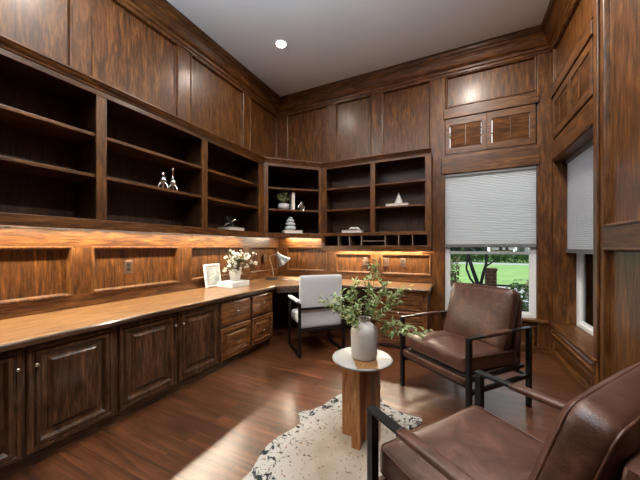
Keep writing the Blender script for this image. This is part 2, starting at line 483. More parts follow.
# back wall: left part over the desk, then the window bay
panelled(fB, walls['b'], XL, -1.80, 'X', [(.865, 1.245), (2.52, 3.50)], [[(-2.62, -1.885)]] * 2, 0, ZC)
panelled(fB, walls['b'], -1.80, -.33, 'X', [(.865, 1.140), (2.52, 3.50)], [[(-1.72, -1.155), (-.995, -.335)]] * 2, 0, ZC)
link('stile', MB().fbox(fB, -.33, -.155, 0, ZC, -PD - .001, 0), WOOD['Z'], walls['b'], bev=.003)
link('stile', MB().fbox(fB, .835, XR, 0, ZC, -PD - .001, 0), WOOD['Z'], walls['b'], bev=.003)
link('panel', MB().rings(fB, -.14, .82, 3.09, 3.49, PANEL), WOOD['Z'], walls['b'], smooth=35)
link('rail', MB().fbox(fB, -.155, .835, 3.49, ZC, -PD - .001, 0), WOOD['X'], walls['b'])
link('rail', MB().fbox(fB, -.175, .85, 2.935, 3.055, -PD - .001, .024), WOOD['X'], walls['b'], bev=.006)
link('rail', MB().fbox(fB, -.155, .835, 3.055, 3.09, -PD - .001, 0), WOOD['X'], walls['b'])
link('rail', MB().fbox(fB, -.20, .86, 2.21, 2.43, -PD - .001, .012), WOOD['X'], walls['b'], bev=.008)
link('rail', MB().fbox(fB, -.155, .835, 2.43, 2.47, -PD - .001, .0), WOOD['X'], walls['b'])
link('panel', MB().rings(fB, -.12, .80, .09, .30, PANEL), WOOD['X'], walls['b'], smooth=35)
link('rail', MB().fbox(fB, -.155, .835, .0, .09, -PD - .001, 0), WOOD['X'], walls['b'])
link('rail', MB().fbox(fB, -.155, .835, .30, .345, -PD - .001, 0), WOOD['X'], walls['b'])
# right wall: panelled part towards the camera
RU = [(-.72, .05), (.22, 1.05), (1.22, 1.83), (1.985, 2.79)]
panelled(fR, walls['r'], YF, 2.95, 'Y', [(.14, 1.235), (1.405, 3.50)], [RU, RU], 0, ZC)
link('casing', MB().fbox(fR, 2.868, 2.944, 0, 3.5, -.001, .016), WOOD['Z'], walls['r'], bev=.006)
link('stile', MB().fbox(fR, 4.045, YB, 0, ZC, -PD - .001, 0), WOOD['Z'], walls['r'])
link('panel', MB().rings(fR, 2.97, 4.03, 3.09, 3.49, PANEL), WOOD['Z'], walls['r'], smooth=35)
link('rail', MB().fbox(fR, 2.95, 4.045, 3.49, ZC, -PD - .001, 0), WOOD['Y'], walls['r'])
link('rail', MB().fbox(fR, 2.95, 4.06, 2.935, 3.055, -PD - .001, .024), WOOD['Y'], walls['r'], bev=.006)
link('rail', MB().fbox(fR, 2.95, 4.06, 2.23, 2.44, -PD - .001, .012), WOOD['Y'], walls['r'], bev=.008)
link('panel', MB().rings(fR, 3.00, 4.02, .075, .20, PANEL), WOOD['Y'], walls['r'], smooth=35)
link('rail', MB().fbox(fR, 2.95, 4.045, .20, .345, -PD - .001, 0), WOOD['Y'], walls['r'])
link('moulding', MB().rings(fR, 2.95, 4.03, .255, .335, [(0, -.001), (0, .012), (.010, .022), (.022, .022), (.03, .008), (.038, .006)]), WOOD['Y'], walls['r'], smooth=35)
# front wall behind the camera
panelled(fF, walls['f'], XL, XR, 'X', [(.14, 1.235), (1.405, 3.50)], [[(-2.6, -1.7), (-1.5, -.6), (-.4, .4)]] * 2, 0, ZC)

# shutters above the windows: two leaves each
def shutters(fr, par, fields, axis, z0=2.47, z1=2.93):
    us = [f[0] - .05 for f in fields] + [fields[-1][1] + .05]
    for (a, b), o in zip(fields, (0, 1)):
        lo, hi = (a - .05, b + .052)
        mb = MB()
        mb.fbox(fr, lo, a, z0, z1, -PD - .001, .010); mb.fbox(fr, b, hi, z0, z1, -PD - .001, .010)
        mb.fbox(fr, a, b, z0, LZ[0], -PD - .001, .010); mb.fbox(fr, a, b, LZ[1], z1, -PD - .001, .010)
        leafo = link('shutter_leaf', mb, WOOD[axis], par, bev=.002)
        s = MB(); n = 9; h = (LZ[1] - LZ[0]) / n
        for k in range(n):
            zc = LZ[0] + h * (k + .5)
            e = .009
            s.quadbox([fr(a + e, zc - .022, -.010), fr(b - e, zc - .022, -.010), fr(b - e, zc + .022, -.001), fr(a + e, zc + .022, -.001),
                       fr(a + e, zc - .022, -.0055), fr(b - e, zc - .022, -.0055), fr(b - e, zc + .022, .004), fr(a + e, zc + .022, .004)])
        link('slats', s, WOOD[axis], leafo)
        m = (a + b) / 2
        link('tilt_bar', MB().fbox(fr, m - .005, m + .005, LZ[0] + .02, LZ[1] - .02, .010, .018), WOOD['Z'], leafo)
shutters(fB, walls['b'], LV1, 'X')
shutters(fR, walls['r'], LV2, 'Y')

# crown moulding round the ceiling
CROWN = [(0, 3.505), (.012, 3.505), (.014, 3.525), (.028, 3.54), (.030, 3.565), (.045, 3.575), (.060, 3.60), (.072, 3.64), (.090, 3.68), (.096, 3.685),
         (.098, 3.705), (.112, 3.715), (.122, 3.74), (.124, ZC - .001), (0, ZC - .001)]
ring = [(XL, YF), (XL, YB), (XR, YB), (XR, YF)]
for i, nm in enumerate(('trim_1', 'trim_2', 'trim_3', 'trim_4')):
    struct(nm, sweep(MB(), ring, CROWN, True, i, i + 1), WOOD['Y' if i % 2 == 0 else 'X'], smooth=30)
BASE = [(0, .0), (.016, .0), (.016, .075), (.010, .095), (0, .10)]
mb = MB(); mb.fbox(fR, YF, YB, 0, .07, 0, .014); struct('baseboard_right', mb, WOOD['Y'], bev=.004)
mb = MB(); mb.fbox(fB, -.30, XR - .014, 0, .08, 0, .014); struct('baseboard_back', mb, WOOD['X'], bev=.004)

# windows -----------------------------------------------------------
def window(name, fr, W, n_in, axis, jamb_depth, meet):
    u0, u1, z0, z1 = W
    mb = MB(); fw = .045
    a, b = n_in - .06, n_in
    mb.fbox(fr, u0, u0 + fw, z0, z1, a, b); mb.fbox(fr, u1 - fw, u1, z0, z1, a, b)
    mb.fbox(fr, u0 + fw, u1 - fw, z0, z0 + fw, a, b); mb.fbox(fr, u0 + fw, u1 - fw, z1 - fw, z1, a, b)
    w = struct(name, mb, M['white'], bev=.004)
    link('pane', MB().fbox(fr, u0 + fw, u1 - fw, z0 + fw, z1 - fw, n_in - .036, n_in - .032), M['glass'], w)
    if meet: link('meeting_rail', MB().fbox(fr, u0 + fw, u1 - fw, 1.158, 1.192, n_in - .05, n_in - .012), M['sash'], w, bev=.003)
    # sash bead: thinner inner ring
    link('sash', MB().fbox(fr, u0 + fw, u0 + fw + .018, z0 + fw, z1 - fw, n_in - .05, n_in - .014)
         .fbox(fr, u1 - fw - .018, u1 - fw, z0 + fw, z1 - fw, n_in - .05, n_in - .014)
         .fbox(fr, u0 + fw + .018, u1 - fw - .018, z0 + fw, z0 + fw + .018, n_in - .05, n_in - .014), M['white'], w)
    return w
w1 = window('window_1', fB, W1, -.045, 'X', .05, True)
w2 = window('window_2', fR, (2.96, 4.05, .385, 2.21), -.205, 'Y', .22, False)
# wooden linings of the deep side recess and the stools of both windows
lin = MB()
lin.fbox(fR, 4.05, 4.062, .385, 2.23, -.27, -.002); lin.fbox(fR, 2.948, 2.96, .385, 2.23, -.27, -.002)
lin.fbox(fR, 2.95, 4.06, 2.215, 2.231, -.27, -.002)
link('lining', lin, WOOD['Z'], w2)
link('sill', MB().fbox(fR, 2.868, 4.05, .358, .386, -.262, .030), WOOD['Y'], w2, bev=.006)
link('sill', MB().fbox(fB, -.20, .93, .372, .400, -.05, .055), WOOD['X'], w1, bev=.006)

def shade(fr, u0, u1, z0, z1, n, label, loc):
    t = thing('cellular_shade', label, 'window shade', loc)
    mb = MB(); nn = int((z1 - z0 - .07) / .0105); nn += nn % 2
    rows = []
    for k in range(nn + 1):
        z = z1 - .035 - (z1 - z0 - .077) * k / nn
        rows.append([mb.bm.verts.new(fr(u, z, n + (.0045 if k % 2 else -.0045))) for u in (u0, u1)])
    for a, b in zip(rows, rows[1:]): mb.bm.faces.new((a[0], a[1], b[1], b[0]))
    link('pleated_fabric', mb, M['shade'], t)
    link('head_rail', MB().fbox(fr, u0, u1, z1 - .035, z1, n - .018, n + .018), M['rail'], t, bev=.003)
    link('bottom_rail', MB().fbox(fr, u0, u1, z0, z0 + .042, n - .014, n + .014), M['rail'], t, bev=.004)
    return t
shade(fB, W1[0] + .006, W1[1] - .006, 1.245, 2.208, -.020, 'pale grey cellular shade half lowered over the window behind the leather armchair', (.34, 4.12, 1.245))
shade(fR, 2.966, 4.044, 1.185, 2.212, -.125, 'pale grey cellular shade lowered in the deep window recess of the right wall', (1.095, 3.5, 1.185))

# ------------------------------------------------------------------ built-in bookcases
CORN = [(-.02, 2.435), (.006, 2.435), (.010, 2.450), (.024, 2.462), (.030, 2.478), (.040, 2.484), (.040, 2.497), (-.02, 2.497)]
face = [(-2.44, YF), (-2.44, 3.20), (-1.83, 3.81), (-.30, 3.81)]
lb = thing('wall_bookcase', 'long open dark oak bookcase built along the left wall above the counter', 'bookcase', (XL, 1.2, 1.38))
YD = [.21, 1.21, 2.19]
x0, x1 = XL + .002, -2.44
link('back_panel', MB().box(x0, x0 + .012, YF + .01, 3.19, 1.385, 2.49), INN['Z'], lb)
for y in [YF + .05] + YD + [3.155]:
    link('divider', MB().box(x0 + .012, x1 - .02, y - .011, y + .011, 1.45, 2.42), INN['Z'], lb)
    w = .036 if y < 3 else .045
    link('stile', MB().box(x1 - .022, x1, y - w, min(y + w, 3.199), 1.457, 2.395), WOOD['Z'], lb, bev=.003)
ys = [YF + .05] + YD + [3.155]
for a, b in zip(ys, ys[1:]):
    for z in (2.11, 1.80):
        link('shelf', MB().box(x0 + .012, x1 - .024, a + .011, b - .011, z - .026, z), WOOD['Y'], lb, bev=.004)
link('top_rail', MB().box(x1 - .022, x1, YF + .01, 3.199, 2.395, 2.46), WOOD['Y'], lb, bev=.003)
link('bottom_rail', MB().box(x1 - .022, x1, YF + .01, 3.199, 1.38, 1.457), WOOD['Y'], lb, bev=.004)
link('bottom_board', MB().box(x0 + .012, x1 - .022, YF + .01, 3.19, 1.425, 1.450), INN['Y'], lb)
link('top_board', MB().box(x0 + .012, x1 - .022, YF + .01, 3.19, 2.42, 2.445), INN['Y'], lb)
link('cornice', sweep(MB(), face, CORN, False, 0, 1), WOOD['Y'], lb, smooth=30)
link('strip_housing', MB().quadbox([(x, y, z) for y in (-.72, 3.12) for x, z in ((-2.722, 1.4245), (-2.7165, 1.4060), (-2.6905, 1.4132), (-2.688, 1.4245))]), INN['Y'], lb)
link('light_strip', MB().quadbox([(x, y, z) for y in (-.70, 3.10) for x, z in ((-2.7150, 1.4062), (-2.7146, 1.4042), (-2.6912, 1.4108), (-2.6917, 1.4128))]), M['led'], lb)

cb = thing('corner_bookcase', 'angled dark oak bookcase in the corner holding the potted plant and stone stack', 'bookcase', (-2.45, 3.75, 1.38))
A, B = Vector((-2.44, 3.20)), Vector((-1.83, 3.81))
dv = (B - A).normalized(); nv = Vector((dv.y, -dv.x)); LG = (B - A).length
fC = lambda u, v, n: (A.x + dv.x * u + nv.x * n, A.y + dv.y * u + nv.y * n, v)
def cpoly(i): return [(-2.44 - i * 1.2, 3.203), (-1.833, 3.81 + i * 1.2), (-1.833, 4.095), (-2.797, 4.095), (-2.797, 3.203)]
link('stile', MB().fbox(fC, .002, .068, 1.45, 2.393, -.022, 0), WOOD['Z'], cb, bev=.003)
link('stile', MB().fbox(fC, LG - .045, LG - .002, 1.45, 2.393, -.022, 0), WOOD['Z'], cb, bev=.003)
link('top_rail', MB().fbox(fC, .002, LG - .002, 2.393, 2.46, -.022, 0), WOOD['X'], cb, bev=.003)
link('bottom_rail', MB().fbox(fC, .002, LG - .002, 1.38, 1.45, -.022, 0), WOOD['X'], cb, bev=.004)
inner = [(-2.455, 3.215), (-1.845, 3.822), (-1.845, 4.085), (-2.785, 4.085), (-2.785, 3.215)]
for z in (2.105, 1.795): link('shelf', MB().prism([(-2.475, 3.215), (-1.845, 3.845), (-1.845, 4.080), (-2.78, 4.080), (-2.78, 3.215)], z - .024, z), WOOD['X'], cb, bev=.004)
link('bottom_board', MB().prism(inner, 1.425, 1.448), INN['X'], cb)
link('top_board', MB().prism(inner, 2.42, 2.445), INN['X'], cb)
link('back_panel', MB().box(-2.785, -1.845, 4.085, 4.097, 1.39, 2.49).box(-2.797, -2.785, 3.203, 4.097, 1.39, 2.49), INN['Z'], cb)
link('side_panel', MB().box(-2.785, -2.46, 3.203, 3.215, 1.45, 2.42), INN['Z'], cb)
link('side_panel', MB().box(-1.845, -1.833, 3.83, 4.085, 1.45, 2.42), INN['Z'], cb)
link('cornice', sweep(MB(), face, CORN, False, 1, 2), WOOD['X'], cb, smooth=30)
link('light_strip', MB().box(-2.60, -2.05, 4.01, 4.03, 1.412, 1.4245), M['led'], cb)

bb = thing('desk_bookcase', 'dark oak bookcase with pigeonholes hung on the back wall beside the window', 'bookcase', (-1.07, 3.95, 1.19))
y0, y1 = 3.81, YB - .003
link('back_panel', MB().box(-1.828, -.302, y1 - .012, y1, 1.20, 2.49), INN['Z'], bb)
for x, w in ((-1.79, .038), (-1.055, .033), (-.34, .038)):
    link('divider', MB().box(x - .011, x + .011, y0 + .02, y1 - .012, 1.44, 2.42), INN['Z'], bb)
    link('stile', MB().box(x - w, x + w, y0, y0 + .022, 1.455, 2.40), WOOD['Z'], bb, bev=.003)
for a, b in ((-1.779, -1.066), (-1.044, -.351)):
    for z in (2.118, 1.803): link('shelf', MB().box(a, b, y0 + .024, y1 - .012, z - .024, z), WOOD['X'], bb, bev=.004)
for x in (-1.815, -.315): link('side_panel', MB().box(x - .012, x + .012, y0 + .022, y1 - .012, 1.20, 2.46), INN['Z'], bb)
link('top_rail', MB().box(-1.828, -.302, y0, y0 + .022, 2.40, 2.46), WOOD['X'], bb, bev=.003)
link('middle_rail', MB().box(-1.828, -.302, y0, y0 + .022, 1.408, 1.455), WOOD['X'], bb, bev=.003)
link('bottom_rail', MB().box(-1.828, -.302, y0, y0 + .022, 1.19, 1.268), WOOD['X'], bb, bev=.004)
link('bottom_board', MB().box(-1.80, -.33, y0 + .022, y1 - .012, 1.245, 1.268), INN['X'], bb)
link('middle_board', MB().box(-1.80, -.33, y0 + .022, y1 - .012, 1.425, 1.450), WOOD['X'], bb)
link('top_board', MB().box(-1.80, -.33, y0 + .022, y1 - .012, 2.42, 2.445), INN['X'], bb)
pal = plain('pigeonhole_edge', (.20, .15, .12), .4, var=.1)
for x in (-1.565, -1.395, -1.217, -.885, -.706, -.53):
    link('pigeonhole_divider', MB().box(x - .005, x + .005, y0 + .004, y1 - .014, 1.269, 1.4075), pal, bb)
link('pigeonhole_shelf', MB().box(-1.212, -.890, y0 + .006, y1 - .014, 1.330, 1.338), pal, bb)
for x, nm in ((-1.828, 0), (-.302, 1)):
    link('stile', MB().box(x + (0 if nm == 0 else -.05), x + (.05 if nm == 0 else 0), y0, y0 + .022, 1.268, 1.408), WOOD['Z'], bb)
link('cornice', sweep(MB(), face, CORN, False, 2, 3), WOOD['X'], bb, smooth=30)
link('light_strip', MB().box(-1.72, -.42, 4.01, 4.03, 1.231, 1.2445), M['led'], bb)

# ------------------------------------------------------------------ base cabinets and worktop
FX = -2.15                                  # face frame; door faces stand 2 cm proud
fD = lambda u, v, n: (FX + n, u, v)
DOOR = [(0, .001), (0, .014), (.006, .021), (.020, .022), (.024, .015), (.030, .015), (.036, .024), (.052, .025), (.058, .018), (.066, .004), (.080, .002), (.088, .002), (.092, .008), (.108, .016), (.112, .021), (.118, .022)]
def knob(fr, u, v, n, par, r=.012):
    a, b = Vector(fr(u, v, n)), Vector(fr(u, v, n + 1))
    T = Matrix.Translation(a) @ (b - a).to_track_quat('Z', 'Y').to_matrix().to_4x4()
    return link('knob', MB().lathe([(0, -.001), (.007, -.001), (.005, .008), (.006, .012), (r, .017), (r * .95, .023), (r * .5, .027), (0, .028)], 14, mat=T), M['knob'], par, smooth=50)
def carcass(t, y0, y1):
    mb = MB()
    mb.box(XL + .025, FX - .022, y0 + .001, y1 - .001, .09, .717)
    link('carcass', mb, CAB['Z'], t)
    link('toe_kick', MB().box(XL + .03, FX - .035, y0 + .001, y1 - .001, .001, .089), CAB['Y'], t)
def fframe(t, y0, y1, uprights, rails=()):
    link('top_rail', MB().box(FX - .022, FX, y0 + .001, y1 - .001, .693, .717), CAB['Y'], t)
    link('bottom_rail', MB().box(FX - .022, FX, y0 + .001, y1 - .001, .075, .105), CAB['Y'], t)
    for a, b in uprights: link('stile', MB().box(FX - .022, FX, a + (.001 if a == y0 else 0), b - (.001 if b == y1 else 0), .105, .693), CAB['Z'], t)
    for (a, b, z0, z1) in rails: link('rail', MB().box(FX - .022, FX, a, b, z0, z1), CAB['Y'], t)
def base(y0, y1, doors, label):
    t = thing('base_cabinet', label, 'cabinet', (-2.45, (y0 + y1) / 2, 0), 0, 'base cabinets under the long counter')
    carcass(t, y0, y1); ups = []
    ends = [y0] + [v for d in doors for v in d[:2]] + [y1]
    ups = [(ends[i] - (.0 if i == 0 else .02), ends[i + 1] + (.0 if i == len(ends) - 2 else .02)) for i in range(0, len(ends), 2)]
    fframe(t, y0, y1, ups)
    for a, b, kside in doors:
        d = link('door', MB().rings(fD, a, b, .10, .70, DOOR), CAB['Z'], t, smooth=30)
        knob(fD, (a + .033) if kside < 0 else (b - .022), .592, .021, d)
    return t
base(YF + .03, 1.146, [(-.70, -.265, 1), (-.245, .19, -1), (.235, .673, 1), (.694, 1.130, -1)], 'dark oak cabinet with moulded doors at the left frame edge under the counter')
base(1.146, 2.100, [(1.166, 1.617, 1), (1.636, 2.083, -1)], 'dark oak two-door cabinet in the middle of the counter, left of the drawers')
dc = thing('drawer_cabinet', 'dark oak cabinet of four drawers under the flower pot, left of the desk chair', 'cabinet', (-2.45, 2.55, 0))
carcass(dc, 2.100, 2.998)
fframe(dc, 2.100, 2.998, [(2.100, 2.122), (2.552, 2.597), (2.990, 2.998)], [(2.122, 2.552, .415, .440), (2.597, 2.990, .415, .440)])
FLAT = [(0, .001), (0, .008), (.006, .012), (.016, .020), (.022, .021)]
DRAW = [(0, .001), (0, .014), (.005, .021), (.018, .022), (.022, .016), (.028, .016), (.033, .024), (.044, .024), (.050, .015), (.056, .003), (.064, .002), (.068, .008), (.080, .016), (.084, .020), (.09, .021)]
for a, b in ((2.117, 2.557), (2.592, 2.994)):
    d = link('drawer', MB().rings(fD, a, b, .436, .682, FLAT), DRW, dc, smooth=30); knob(fD, (a + b) / 2, .572, .020, d)
    d = link('drawer', MB().rings(fD, a, b, .100, .417, DRAW), DRW, dc, smooth=30); knob(fD, (a + b) / 2, .245, .019, d)

top = [(XL + .002, YF + .02), (-2.09, YF + .02), (-2.09, 2.985), (-1.60, 3.475), (-.345, 3.475), (-.318, 3.487), (-.306, 3.515), (-.306, YB - .002), (XL + .002, YB - .002)]
wt = one('worktop', MB().prism(top, .718, .754), TOPM['Y'], (-2.45, 1.5, .718), 'long brown oak counter top that turns the corner into the desk', 'counter top', bev=.006)
NOSE = [(-.004, .716), (.006, .716), (.009, .722), (.009, .744), (.004, .7515), (-.004, .7515)]
link('front_edge', sweep(MB(), [(-2.09, YF + .02), (-2.09, 2.985), (-1.60, 3.475), (-.345, 3.475), (-.318, 3.487), (-.306, 3.515), (-.306, YB - .01)], NOSE), CAB['Y'], wt, smooth=30)
# slim apron under the diagonal desk corner
fA = lambda u, v, n: (-2.09 + .7071 * (u + n), 2.985 + .7071 * (u - n), v)
link('apron', MB().fbox(fA, .02, .66, .655, .717, -.06, -.04), CAB['X'], wt, bev=.003)

pd = thing('desk_pedestal', 'dark oak drawer pedestal under the right end of the desk', 'cabinet', (-.63, 3.8, 0))
fP = lambda u, v, n: (u, 3.52 - n, v)
link('carcass', MB().box(-.948, -.338, 3.542, YB - .003, .05, .717), CAB['Z'], pd)
link('toe_kick', MB().box(-.94, -.35, 3.56, YB - .003, .001, .049), CAB['X'], pd)
for x0, x1 in ((-.948, -.905), (-.385, -.326)): link('stile', MB().box(x0, x1, 3.52, 3.542, .05, .717), DRWX, pd)
for z0, z1 in ((.05, .07), (.345, .375), (.535, .560), (.695, .717)): link('rail', MB().box(-.905, -.385, 3.52, 3.542, z0, z1), DRWX, pd)
link('end_panel', MB().box(-.338, -.326, 3.542, YB - .003, .05, .717), WOOD['Z'], pd)
for z0, z1 in ((.065, .350), (.370, .540), (.555, .700)):
    d = link('drawer', MB().rings(fP, -.912, -.378, z0, z1, DRAW), DRWX, pd, smooth=30); knob(fP, -.645, (z0 + z1) / 2, .019, d)

# wall outlets
def outlet(fr, u, v, mat, label, holes=True):
    t = thing('wall_outlet', label, 'outlet', fr(u, v, -.012), 0, 'outlets in the panels over the counter')
    link('cover_plate', MB().rings(fr, u - .038, u + .038, v - .06, v + .06, [(0, -.0138), (0, -.009), (.004, -.006)]), mat, t)
    for dz in (-.022, .022) if holes else (0,):
        if holes: link('socket', MB().lathe([(0, 0), (.017, 0), (.017, .003), (0, .003)], 16, mat=Matrix.Translation(fr(u, v + dz, -.0065)) @ (Vector(fr(u, v, 1)) - Vector(fr(u, v, 0))).to_track_quat('Z', 'Y').to_matrix().to_4x4()), M['socket'], t)
        else: link('toggle', MB().fbox(fr, u - .008, u + .008, v - .016, v + .016, -.006, .004), mat, t, bev=.002)
outlet(fL, 1.615, 1.06, M['plate'], 'brown outlet in the counter wall panel left of the picture frame')
outlet(fL, 3.73, 1.07, M['plate'], 'brown outlet on the counter wall directly behind the desk lamp', False)
outlet(fB, -1.245, 1.03, M['plate'], 'leftmost brown cover plate on the wall over the desk, right of the white chair', False)
outlet(fB, -.938, 1.03, M['plate'], 'middle of three cover plates over the desk, at the panel left edge', False)
outlet(fB, -.700, 1.03, M['plate'], 'outlet with two dark sockets over the desk, nearest the window')

# ------------------------------------------------------------------ ceiling lights
def downlight(x, y, label):
    t = thing('ceiling_light', label, 'ceiling light', (x, y, ZC), 0, 'recessed ceiling lights')
    link('trim_ring', MB().lathe([(.055, -.0005), (.085, -.0005), (.083, -.006), (.060, -.010), (.055, -.006), (.055, -.0005)], 32, (x, y, ZC), cap=False), M['white'], t, smooth=40)
    link('diffuser', MB().lathe([(0, -.002), (.054, -.002), (.054, -.005), (0, -.005)], 32, (x, y, ZC)), M['lampglow'], t)
downlight(-1.97, 2.94, 'lit recessed round ceiling light above the counter corner')
for x, y, nm in ((.20, 2.97, 'a'), (-1.90, 1.15, 'b'), (.20, 1.15, 'c')):     # the other three lie outside the frame
    l = bpy.data.lights.new('downlight', 'AREA'); l.shape = 'DISK'; l.size = .11; l.energy = {'a': 62., 'b': 42., 'c': 60.}[nm]; l.color = (1., .91, .80)
    o = bpy.data.objects.new('downlight', l); COL.objects.link(o); o.location = (x, y, ZC - .012)

# ------------------------------------------------------------------ leather armchairs (local: x across, +y front)
def armchair_proto(label):
    t = thing('leather_armchair', label, 'armchair', (0, 0, 0), 0, 'brown leather armchairs with black metal frames')
    K = dict(world=False)
    fxs, fy, H = .335, .34, .625
    for sx in (-1, 1):
        x = sx * fxs
        for y in (fy, -fy):
            link('leg', MB().box(x - .016, x + .016, y - .016, y + .016, 0, H - .013), M['black'], t, bev=.002, **K)
        link('arm_bar', MB().box(x - .019, x + .019, -fy - .016, fy + .016, H - .013, H), M['black'], t, bev=.002, **K)
        pad = link('arm_pad', MB().rbox(.0235, .150, .0125, .009, (0, 0, .002), 6, Matrix.Translation((x, .045, H - .006))), M['leather'], t, smooth=60, **K)
        for y in (-.098, .188):
            ring_ = [(x + .024 * math.cos(a), y, H - .006 + .0135 * math.sin(a)) for a in [2 * PI * k / 16 for k in range(16)]]
            link('stitching', MB().tube(ring_, .0022, 5, True), M['stitch'], pad, **K)
        link('side_rail', MB().box(x - .012, x + .012, -fy + .016, fy - .016, .228, .258), M['black'], t, bev=.002, **K)
        link('seat_rail', MB().box(x - .012 - sx * .032, x + .012 - sx * .032, -fy + .02, fy - .02, .298, .326), M['black'], t, bev=.002, **K)
    link('cross_bar', MB().box(-fxs + .016, fxs - .016, fy - .012, fy + .008, .270, .292), M['black'], t, bev=.002, **K)
    link('cross_bar', MB().box(-fxs + .016, fxs - .016, -fy - .010, -fy + .012, .232, .255), M['black'], t, bev=.002, **K)
    link('front_apron', MB().rbox(.316, .016, .027, .010, (0, .002, 0), 6, Matrix.Translation((0, fy + .002, .312))), M['leather'], t, smooth=60, **K)
    link('seat_deck', MB().box(-.29, .29, -.25, fy - .02, .328, .345), M['black'], t, bev=.004, **K)
    def loop(hx, hy, z, T, r=.028):
        pts = []
        for cx, cy, a0 in ((hx - r, hy - r, 0), (-hx + r, hy - r, 90), (-hx + r, -hy + r, 180), (hx - r, -hy + r, 270)):
            for k in range(6):
                a = math.radians(a0 + 18 * k); pts.append(T @ Vector((cx + r * math.cos(a), cy + r * math.sin(a), z)))
        return pts
    T = Matrix.Translation((0, .05, .408)) @ Matrix.Rotation(math.radians(3), 4, 'X')
    sc = link('seat_cushion', MB().rbox(.308, .295, .056, .026, (.002, .005, .020), 11, T), M['leather'], t, smooth=70, **K)
    for z in (.045, -.045): link('piping', MB().tube(loop(.3055, .2925, z, T), .0036, 6, True), M['leather'], sc, smooth=60, **K)
    Tb = Matrix.Translation((0, -.212, .668)) @ Matrix.Rotation(math.radians(17), 4, 'X') @ Matrix.Rotation(PI / 2, 4, 'X')
    bc = link('back_cushion', MB().rbox(.290, .248, .052, .036, (.006, .006, .030), 11, Tb), M['leather'], t, smooth=70, **K)
    for z in (.038, -.038): link('piping', MB().tube(loop(.284, .242, z, Tb, .034), .0032, 6, True), M['leather'], bc, smooth=60, **K)
    Ts = Matrix.Translation((0, -.322, .545)) @ Matrix.Rotation(math.radians(3), 4, 'X') @ Matrix.Rotation(PI / 2, 4, 'X')
    link('back_shell', MB().rbox(.285, .292, .018, .014, (0, 0, .004), 9, Ts), M['leather'], t, smooth=70, **K)
    return t
def yaw_for(fx, fy): return math.atan2(fy, fx) - PI / 2
ch1 = armchair_proto('brown leather armchair with black metal frame facing the room in front of the window')
ch1.location = (.025, 2.668, 0); ch1.rotation_euler = (0, 0, -2.26 - PI / 2)
ch2 = tree_copy(ch1)
ch2['label'] = 'brown leather armchair in the near right corner, cut by the frame, seen from its back'
ch2.location = (.177, 1.141, .0062); ch2.rotation_euler = (0, 0, 2.52 - PI / 2)

# ------------------------------------------------------------------ desk chair (local: +y front)
dk = thing('desk_chair', 'grey-white upholstered desk chair with black metal frame turned to the corner desk', 'chair', (-1.585, 3.125, 0), yaw_for(-.72, .69))
K = dict(world=False)
for sx in (-1, 1):
    x = sx * .272
    link('rear_post', MB().box(x - .015, x + .015, -.245, -.215, 0, .60), M['black'], dk, bev=.002, **K)
    link('front_post', MB().box(x - .015, x + .015, .215, .245, 0, .60), M['black'], dk, bev=.002, **K)
    link('runner', MB().box(x - .015, x + .015, -.215, .215, 0, .026), M['black'], dk, bev=.002, **K)
    link('arm', MB().box(x - .015, x + .015, -.245, .245, .600, .612), M['black'], dk, bev=.002, **K)
    link('arm_pad', MB().rbox(.024, .215, .014, .010, (0, 0, .002), 6, Matrix.Translation((x, .02, .626))), M['linen'], dk, smooth=60, **K)
link('back_bar', MB().box(-.272, .272, -.246, -.222, .535, .560), M['black'], dk, bev=.002, **K)
link('cross_bar', MB().box(-.272, .272, .215, .240, .30, .33), M['black'], dk, bev=.002, **K)
link('cross_bar', MB().box(-.272, .272, -.245, -.220, .288, .312), M['black'], dk, bev=.002, **K)
link('seat', MB().rbox(.250, .205, .062, .033, (.003, .004, .015), 9, Matrix.Translation((0, .052, .392))), M['linen'], dk, smooth=70, **K)
Tb = Matrix.Translation((0, -.190, .618)) @ Matrix.Rotation(math.radians(1), 4, 'X') @ Matrix.Rotation(PI / 2, 4, 'X')
link('backrest', MB().rbox(.262, .302, .026, .020, (.002, .003, .004), 9, Tb), M['linen'], dk, smooth=70, **K)

# ------------------------------------------------------------------ side table, vase, branches
TX, TY, TZ = -.566, 1.790, .530
tb = thing('side_table', 'small round pale-topped side table on a crossed wooden base', 'side table', (TX, TY, 0.0065))
link('base', MB().prism([(TX - .13, TY - .028), (TX - .028, TY - .028), (TX - .028, TY - .13), (TX + .028, TY - .13), (TX + .028, TY - .028), (TX + .115, TY - .028),
                         (TX + .115, TY + .028), (TX + .028, TY + .028), (TX + .028, TY + .13), (TX - .028, TY + .13), (TX - .028, TY + .028), (TX - .13, TY + .028)], .0065, TZ - .022), TABW, tb, bev=.003)
link('table_top', MB().lathe([(0, TZ - .022), (.180, TZ - .022), (.192, TZ - .014), (.195, TZ - .006), (.190, TZ - .001), (.184, TZ), (0, TZ)], 64, (TX, TY, 0)), M['marble'], tb, smooth=40)
rv = Vector((.899, .438)); fv = Vector((-.438, .899))
c0 = Vector((TX + .012, TY))
q = [c0 + rv * a + fv * b for a, b in ((-.068, -.181), (.068, -.181), (.078, .06), (-.078, .06))]
link('wood_inlay', MB().prism([tuple(p) for p in q], TZ - .004, TZ + .0008), TABI, tb)
VX, VY = -.552, 1.792
